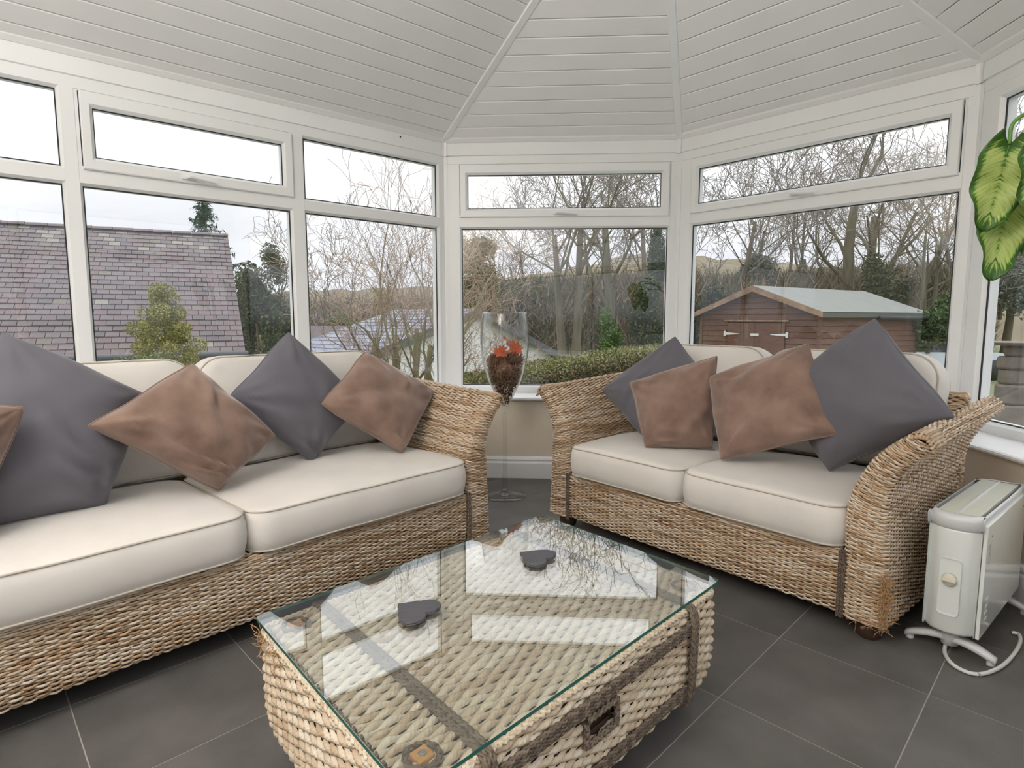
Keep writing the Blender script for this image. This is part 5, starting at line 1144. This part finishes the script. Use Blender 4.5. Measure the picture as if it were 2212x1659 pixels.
for sgn, b0 in ((1, EA), (-1, EA + gN * 8.6)):
    a2 = aw * np.array([1, 1, 1]) if sgn > 0 else aw * np.array([-1, -1, 1]); q = [b0, b0 + rd * RL, b0 + rd * RL + a2, b0 + a2]; u2 = up if sgn > 0 else up * np.array([-1, -1, 1])
    MB().solid([p - ho - u2 * .06 for p in q], [p - ho - u2 * .004 for p in q]).build('roof_slope', M['slate_under'], h1)
nr_ = 26; ex = sl / nr_; sw = .245; rng = np.random.RandomState(2); slates = []; rest = MB(); shared = {}
def slate_geo(m, k, c0, wv):
    b0 = EA + au * ex * k + rd * c0 - ho; th_ = .016
    q = [b0 - au * .012, b0 - au * .012 + rd * wv, b0 + rd * wv + au * ex, b0 + au * ex]
    return q, th_
cnt = 0
for k in range(nr_):
    j = 0; x0 = -(sw / 2 if k % 2 else 0)
    while x0 < RL:
        a0, a1 = max(0, x0) + .006, min(RL, x0 + sw) - .006; x0 += sw
        if a1 - a0 < .03: continue
        cc = (EA + au * ex * (k + .5) + rd * (a0 + a1) / 2); vis = cc[0] / cc[1] > -.80
        if rng.rand() < .03 + .55 * max(0, (k - 19) / 7): mi = 2 if rng.rand() < .6 else 3
        else: mi = rng.choice([0, 1, 4, 0])
        lift = rng.uniform(.018, .030); b0 = EA + au * ex * k + rd * a0; w_ = a1 - a0
        q = [np.zeros(3) - au * .012, -au * .012 + rd * w_, rd * w_ + au * ex, au * ex]; t_ = [q[0] + up * lift, q[1] + up * lift, q[2] + up * .004, q[3] + up * .004]
        if vis and cnt < 300 and k < 13:
            key = (mi, round(w_, 3))
            if key not in shared: shared[key] = MB().solid([p - up * .004 for p in q], t_).build('roof_slate', M['roof_slate'][mi], h1).data; bpy.data.objects.remove(bpy.data.objects[[o.name for o in h1.children][-1]]) if False else None; ob = [o for o in h1.children if o.data == shared[key]][0]
            else: ob = link('roof_slate', shared[key], None, h1)
            ob.location = tuple(b0 - ho); cnt += 1
        else:
            slates.append((mi, [p + b0 - ho - up * .004 for p in q], [p + b0 - ho for p in t_]))
for mi in range(5):
    m = MB()
    for a, b, t_ in slates:
        if a == mi: m.solid(b, t_)
    if m.n: m.build('roof_slates', M['roof_slate'][mi], h1, kind='stuff')
for i in range(15):
    b0 = EA + aw + rd * (i * .44) - ho; m = MB(); lay = []
    for f in (0, 1): lay.append([b0 + rd * (.43 * f) + np.array([0, 0, .07 + .01 * (f == 0)]) * 1.0 + gN * math.sin(a) * .14 + np.array([0, 0, (math.cos(a) - 1) * .10]) for a in np.linspace(-1.3, 1.3, 7)])
    m.loops(lay, closed=True); m.build('ridge_tile', M['roof_slate'][4], h1)
gt = MB(); gt.tube([EA - ho + [0, 0, -.03] - gN * .05 - rd * .05, EA - ho + [0, 0, -.03] - gN * .05 + rd * RL], .055, 8); gt.build('gutter', M['fascia'], h1, smooth=True)
MB().solid([EA - ho + gN * .02 + [0, 0, -.2], EA - ho + gN * .02 + [0, 0, -.03], EA - ho + gN * .05 + [0, 0, -.03], EA - ho + gN * .05 + [0, 0, -.2]], [p + rd * RL for p in (EA - ho + gN * .02 + [0, 0, -.2], EA - ho + gN * .02 + [0, 0, -.03], EA - ho + gN * .05 + [0, 0, -.03], EA - ho + gN * .05 + [0, 0, -.2])]).build('fascia_board', M['fascia'], h1)

# white garage with the blue-grey slate roof
GL, GR_, = np.array([-3.14, 12.0]), np.array([1.49, 18.2]); ge_ = .16; g2 = (GR_ - GL) / np.linalg.norm(GR_ - GL); gb = np.array([-g2[1], g2[0]]); GW = np.linalg.norm(GR_ - GL); GA = (GL + GR_) / 2; ga_z = 1.33; LB = 3.0
h2 = empty('white_garage', (GL[0], GL[1], -2.4), 0, 'low white rendered building with a blue-grey slate roof behind the near tree', 'building'); ho2 = np.array([GL[0], GL[1], -2.4])
def v3(p, z): return np.array([p[0], p[1], z])
f_ = [v3(GL + g2 * .35, -2.4), v3(GR_ - g2 * .35, -2.4), v3(GR_ - g2 * .35, ge_ - .02), v3(GA, ga_z - .16), v3(GL + g2 * .35, ge_ + .02)]
bk = np.append(gb, 0) * LB
MB().solid([p - ho2 + np.append(gb, 0) * .15 for p in f_], [p - ho2 + bk for p in f_]).build('wall', M['render_w'], h2)
for s_, e0 in ((0, GL), (1, GR_)):
    e3, a3 = v3(e0, ge_ + (.12 if s_ == 0 else -.18)), v3(GA, ga_z); q = [e3, a3, a3 + bk, e3 + bk]; n_ = np.cross(a3 - e3, bk); n_ /= np.linalg.norm(n_); n_ *= np.sign(n_[2])
    MB().solid([p - ho2 - n_ * .05 for p in q], [p - ho2 for p in q]).build('roof_slope', M['slate_under'], h2)
    MB().solid([p - ho2 - n_ * .17 - np.append(gb, 0) * .06 for p in (e3, a3)] + [p - ho2 + n_ * .02 - np.append(gb, 0) * .06 for p in (a3, e3)], [p - ho2 - n_ * .17 - np.append(gb, 0) * .02 for p in (e3, a3)] + [p - ho2 + n_ * .02 - np.append(gb, 0) * .02 for p in (a3, e3)]).build('barge_board', M['fascia'], h2)
    L3 = np.linalg.norm(a3 - e3); ua = (a3 - e3) / L3; rk = 15; ex2 = L3 / rk; rl = bk / LB
    if s_ == 0:
        for k in range(rk):
            x0 = -(.17 if k % 2 else 0)
            while x0 < LB:
                a0, a1 = max(0, x0) + .004, min(LB, x0 + .34) - .004; x0 += .34
                if a1 - a0 < .03: continue
                b0 = e3 + ua * ex2 * k + rl * a0 - ho2; w_ = a1 - a0; q = [b0 - ua * .01, b0 - ua * .01 + rl * w_, b0 + rl * w_ + ua * ex2, b0 + ua * ex2]
                MB().solid(q, [q[0] + n_ * .02, q[1] + n_ * .02, q[2] + n_ * .006, q[3] + n_ * .006]).build('roof_slate', M['slate_blue'][int(rng.rand() < .35)], h2)
gt = MB().tube([v3(GL, ge_ + .07) - ho2 - np.append(g2, 0) * .05, v3(GL, ge_ + .07) - ho2 + bk - np.append(g2, 0) * .05], .05, 8).build('gutter', M['fascia'], h2, smooth=True)
# small far cottage
cx_, cy_, cz_ = W(676, 48, 712); ct = empty('distant_cottage', (cx_, cy_, -2.4), 0, 'tiny distant cottage at the left of the third left window', 'house')
MB().box(-2.6, 1.0, 0, 3, 0, 2.9 + .1).build('wall', M['render_w'], ct); MB().solid([(-2.8, -.2, 3.0), (-2.8, 1.5, 3.9), (-2.8, 3.2, 3.0)], [(1.2, -.2, 3.0), (1.2, 1.5, 3.9), (1.2, 3.2, 3.0)]).build('roof', M['slate_blue'][1], ct)
for x in (-.2, .4): MB().box(x, x + .35, -.03, .02, 2.1, 2.7).build('window', M['gasket'], ct)
# low brown-roofed outhouse by the cottage
cx_, cy_, cz_ = W(712, 30, 735); ct = empty('brown_outhouse', (cx_, cy_, -2.4), 0, 'low brown roofed outhouse just above the blue-grey slate roof', 'shed')
MB().box(-1.2, 1.3, 0, 2, 0, 2.3).build('wall', M['barge'], ct); MB().solid([(-1.4, -.3, 2.3), (-1.4, 1.0, 3.1), (-1.4, 2.3, 2.3)], [(1.5, -.3, 2.3), (1.5, 1.0, 3.1), (1.5, 2.3, 2.3)]).build('roof', M['roof_slate'][1], ct)

# timber shed
FR = np.array([7.12, 13.95]); gd = np.array([-.574, .819]); rdd = np.array([.819, .574]); SW, SLn = 3.28, 5.45; zg = -.68; ze, zr = 1.27, 1.88
sh = empty('timber_shed', (FR[0], FR[1], zg), 0, 'brown timber garden shed with a pale felt roof outside the right window', 'shed'); so_ = np.array([FR[0], FR[1], zg])
def sp(a, b, z): p = FR + gd * a + rdd * b; return np.array([p[0], p[1], z]) - so_          # a along gable, b along side
MB().solid([sp(.05, .05, zg), sp(SW - .05, .05, zg), sp(SW - .05, SLn - .05, zg), sp(.05, SLn - .05, zg)], [sp(.05, .05, ze - .02), sp(SW - .05, .05, ze - .02), sp(SW - .05, SLn - .05, ze - .02), sp(.05, SLn - .05, ze - .02)]).build('frame', M['shed'], sh)
bh = .142; z = zg + .03
while z < zr - .12:
    z1 = min(z + bh - .006, zr - .05); f0 = max(0, (z - ze) / (zr - ze)); f1 = max(0, (z1 - ze) / (zr - ze)); h0, h1_ = SW / 2 * (1 - f0), SW / 2 * (1 - f1); c = SW / 2
    if h1_ < .08: h1_ = .02
    dw = (c - .80, c + .80)
    spans = [(c - h0, c - h1_, c + h0, c + h1_)] if z > ze - .26 else None
    if spans: MB().solid([sp(c - h0, -.012, z), sp(c + h0, -.012, z), sp(c + h0, .05, z), sp(c - h0, .05, z)], [sp(c - h1_, .008, z1), sp(c + h1_, .008, z1), sp(c + h1_, .05, z1), sp(c - h1_, .05, z1)]).build('shed_board', M['shed'], sh)
    else:
        for a0, a1 in ((0, dw[0] - .02), (dw[1] + .02, SW)): MB().solid([sp(a0, -.012, z), sp(a1, -.012, z), sp(a1, .05, z), sp(a0, .05, z)], [sp(a0, .008, z1), sp(a1, .008, z1), sp(a1, .05, z1), sp(a0, .05, z1)]).build('shed_board', M['shed'], sh)
    if z < ze - .12: MB().solid([sp(-.012, 0, z), sp(-.012, SLn, z), sp(.05, SLn, z), sp(.05, 0, z)], [sp(.008, 0, z1), sp(.008, SLn, z1), sp(.05, SLn, z1), sp(.05, 0, z1)]).build('shed_board', M['shed'], sh)
    z += bh
for a0, a1 in ((SW / 2 - .80, SW / 2 - .005), (SW / 2 + .005, SW / 2 + .80)):
    dl_ = MB().solid([sp(a0, -.03, zg + .06), sp(a1, -.03, zg + .06), sp(a1, .03, zg + .06), sp(a0, .03, zg + .06)], [sp(a0, -.03, ze - .30), sp(a1, -.03, ze - .30), sp(a1, .03, ze - .30), sp(a0, .03, ze - .30)]).build('shed_door', M['shed'], sh)
    out_ = a0 if a0 < SW / 2 - .1 else a1; s_ = 1 if out_ == a0 else -1
    for zz in (ze - .58, zg + .35):
        m = MB(); m.solid([sp(out_ - s_ * .10, -.05, zz - .07), sp(out_ - s_ * .04, -.05, zz - .07), sp(out_ - s_ * .04, -.032, zz - .07), sp(out_ - s_ * .10, -.032, zz - .07)], [sp(out_ - s_ * .10, -.05, zz + .07), sp(out_ - s_ * .04, -.05, zz + .07), sp(out_ - s_ * .04, -.032, zz + .07), sp(out_ - s_ * .10, -.032, zz + .07)])
        m.solid([sp(out_ - s_ * .05, -.046, zz - .035), sp(out_ - s_ * .05, -.032, zz - .035), sp(out_ - s_ * .05, -.032, zz + .035), sp(out_ - s_ * .05, -.046, zz + .035)], [sp(out_ + s_ * .36, -.046, zz - .008), sp(out_ + s_ * .36, -.032, zz - .008), sp(out_ + s_ * .36, -.032, zz + .008), sp(out_ + s_ * .36, -.046, zz + .008)])
        m.build('hinge', M['white_metal'], dl_)
m = MB(); c = SW / 2; m.solid([sp(c - .12, -.055, ze - .62), sp(c + .10, -.055, ze - .62), sp(c + .10, -.03, ze - .62), sp(c - .12, -.03, ze - .62)], [sp(c - .12, -.055, ze - .56), sp(c + .10, -.055, ze - .56), sp(c + .10, -.03, ze - .56), sp(c - .12, -.03, ze - .56)]); m.build('door_bolt', M['white_metal'], sh)
MB().solid([sp(c - .9, -.05, ze - .26), sp(c + .9, -.05, ze - .26), sp(c + .9, -.01, ze - .26), sp(c - .9, -.01, ze - .26)], [sp(c - .9, -.05, ze - .22), sp(c + .9, -.05, ze - .22), sp(c + .9, -.01, ze - .22), sp(c - .9, -.01, ze - .22)]).build('door_drip_bar', M['barge'], sh)
for a_ in (0.0, SW): MB().solid([sp(a_ - .04, -.03, zg), sp(a_ + .04, -.03, zg), sp(a_ + .04, .03, zg), sp(a_ - .04, .03, zg)], [sp(a_ - .04, -.03, ze - .03), sp(a_ + .04, -.03, ze - .03), sp(a_ + .04, .03, ze - .03), sp(a_ - .04, .03, ze - .03)]).build('corner_board', M['shed'], sh)
for s_ in (-1, 1):
    ea = SW / 2 + s_ * (SW / 2 + .16); zea = ze - .06
    q = [sp(ea, -.20, zea), sp(SW / 2, -.20, zr), sp(SW / 2, SLn + .15, zr), sp(ea, SLn + .15, zea)]; u_ = np.array([0, 0, .03]); MB().solid(q, [p + u_ for p in q]).build('roof_sheet', M['felt'], sh)
    MB().solid([q[0] - [0, 0, .10], q[0] + [0, 0, .032], q[0] + [0, 0, .032] + np.append(rdd, 0) * .001, q[0] - [0, 0, .10] + np.append(gd, 0) * -s_ * .03], [q[3] - [0, 0, .10], q[3] + [0, 0, .032], q[3] + [0, 0, .032] + np.append(rdd, 0) * .001, q[3] - [0, 0, .10] + np.append(gd, 0) * -s_ * .03]).build('felt_edge', M['felt_edge'], sh)
    bq = [sp(ea, -.22, zea - .10), sp(SW / 2, -.22, zr - .12), sp(SW / 2, -.22, zr + .025), sp(ea, -.22, zea + .025)]; MB().solid(bq, [p + np.append(rdd, 0) * .035 for p in bq]).build('barge_board', M['barge'], sh)
m = MB(); m.tube([sp(-.24, 2.4, ze - .17), sp(-.24, SLn + .2, ze - .19)], .055, 8); m.build('gutter', M['black_pl'], sh, smooth=True)
m = MB(); m.tube(catmull([sp(-.24, SLn + .15, ze - .2), sp(-.24, SLn + .22, ze - .35), sp(-.18, SLn + .28, ze - .8), sp(-.18, SLn + .32, zg)], 5), .045, 8); m.build('downpipe', M['black_pl'], sh, smooth=True)
# stone bird bath and low wall by the far right window
bx, by = 3.98, 4.75; zb_ = -.72; bb = empty('stone_bird_bath', (bx, by, zb_), 0, 'stacked stone bird bath with a flat disc top outside the far right window', 'bird bath'); zt_ = CAM_Z - by * .038 - zb_
zz = 0
for i, (r, h_) in enumerate(((.16, .32), (.15, .24), (.13, .20), (.125, .18), (.12, .20), (.11, .16), (.095, .12), (.11, .10), (.07, .08))):
    MB().lathe([(r - .01, zz), (r, zz + .015), (r, zz + h_ - .02), (r - .012, zz + h_ - .004)], 14).build('stone_block', M['stone'], bb); zz += h_
MB().lathe([(.08, zz), (.19, zz + .015), (.20, zz + .03), (.17, zz + .035), (.05, zz + .02)], 24).build('basin', M['stone'], bb)
lw = empty('garden_wall', (4.6, 3.6, -.72), 0, 'low grey paved garden wall outside the far right window', 'wall')
for i in range(6):
    for k in range(3):
        MB().box(-1.2 + i * .4 + (k % 2) * .2, -.81 + i * .4 + (k % 2) * .2, 0, .3, k * .2, k * .2 + .19).build('wall_block', M['paving'], lw, bevel=.01)
# parked white car beyond the shed
cx_, cy_ = W(2030, 18); car = empty('parked_car', (cx_, cy_, -.72), math.radians(10), 'parked pale car partly hidden behind the right end of the two-seat sofa', 'car')
cb = mat('pale_blue_car_paint', srgb(206, 214, 226), .25, var=.02, coat=.6)
m = MB(); lay = []
for y_, s_ in ((-.8, .94), (-.7, 1), (.7, 1), (.8, .94)): lay.append([(-1.9 * s_, y_, .28), (1.9 * s_, y_, .28), (2.0 * s_, y_, .55), (1.9 * s_, y_, .78), (-1.85 * s_, y_, .88), (-2.0 * s_, y_, .6)])
m.loops(lay).build('body', cb, car, bevel=.04)
lay = []
for y_, s_ in ((-.68, 1.0), (-.58, .9), (.58, .9), (.68, 1.0)): lay.append([(-1.6, y_, .86), (.95, y_, .80), (.35, y_ * .9, 1.34), (-1.2, y_ * .9, 1.36)])
MB().loops(lay).build('cabin', mat('car_window_glass', (.05, .06, .07, 1), .1, var=.05), car); MB().box(-1.22, .36, -.58, .58, 1.34, 1.39).build('car_roof', cb, car, bevel=.02)
for x in (-1.2, 1.2):
    for y_ in (-.74, .74):
        o = MB().lathe([(.05, -.09), (.30, -.09), (.31, 0), (.30, .09), (.05, .09)], 18).build('wheel', M['black_pl'], car, smooth=True); o.location = (x, y_, .31); o.rotation_euler = (PI / 2, 0, 0)
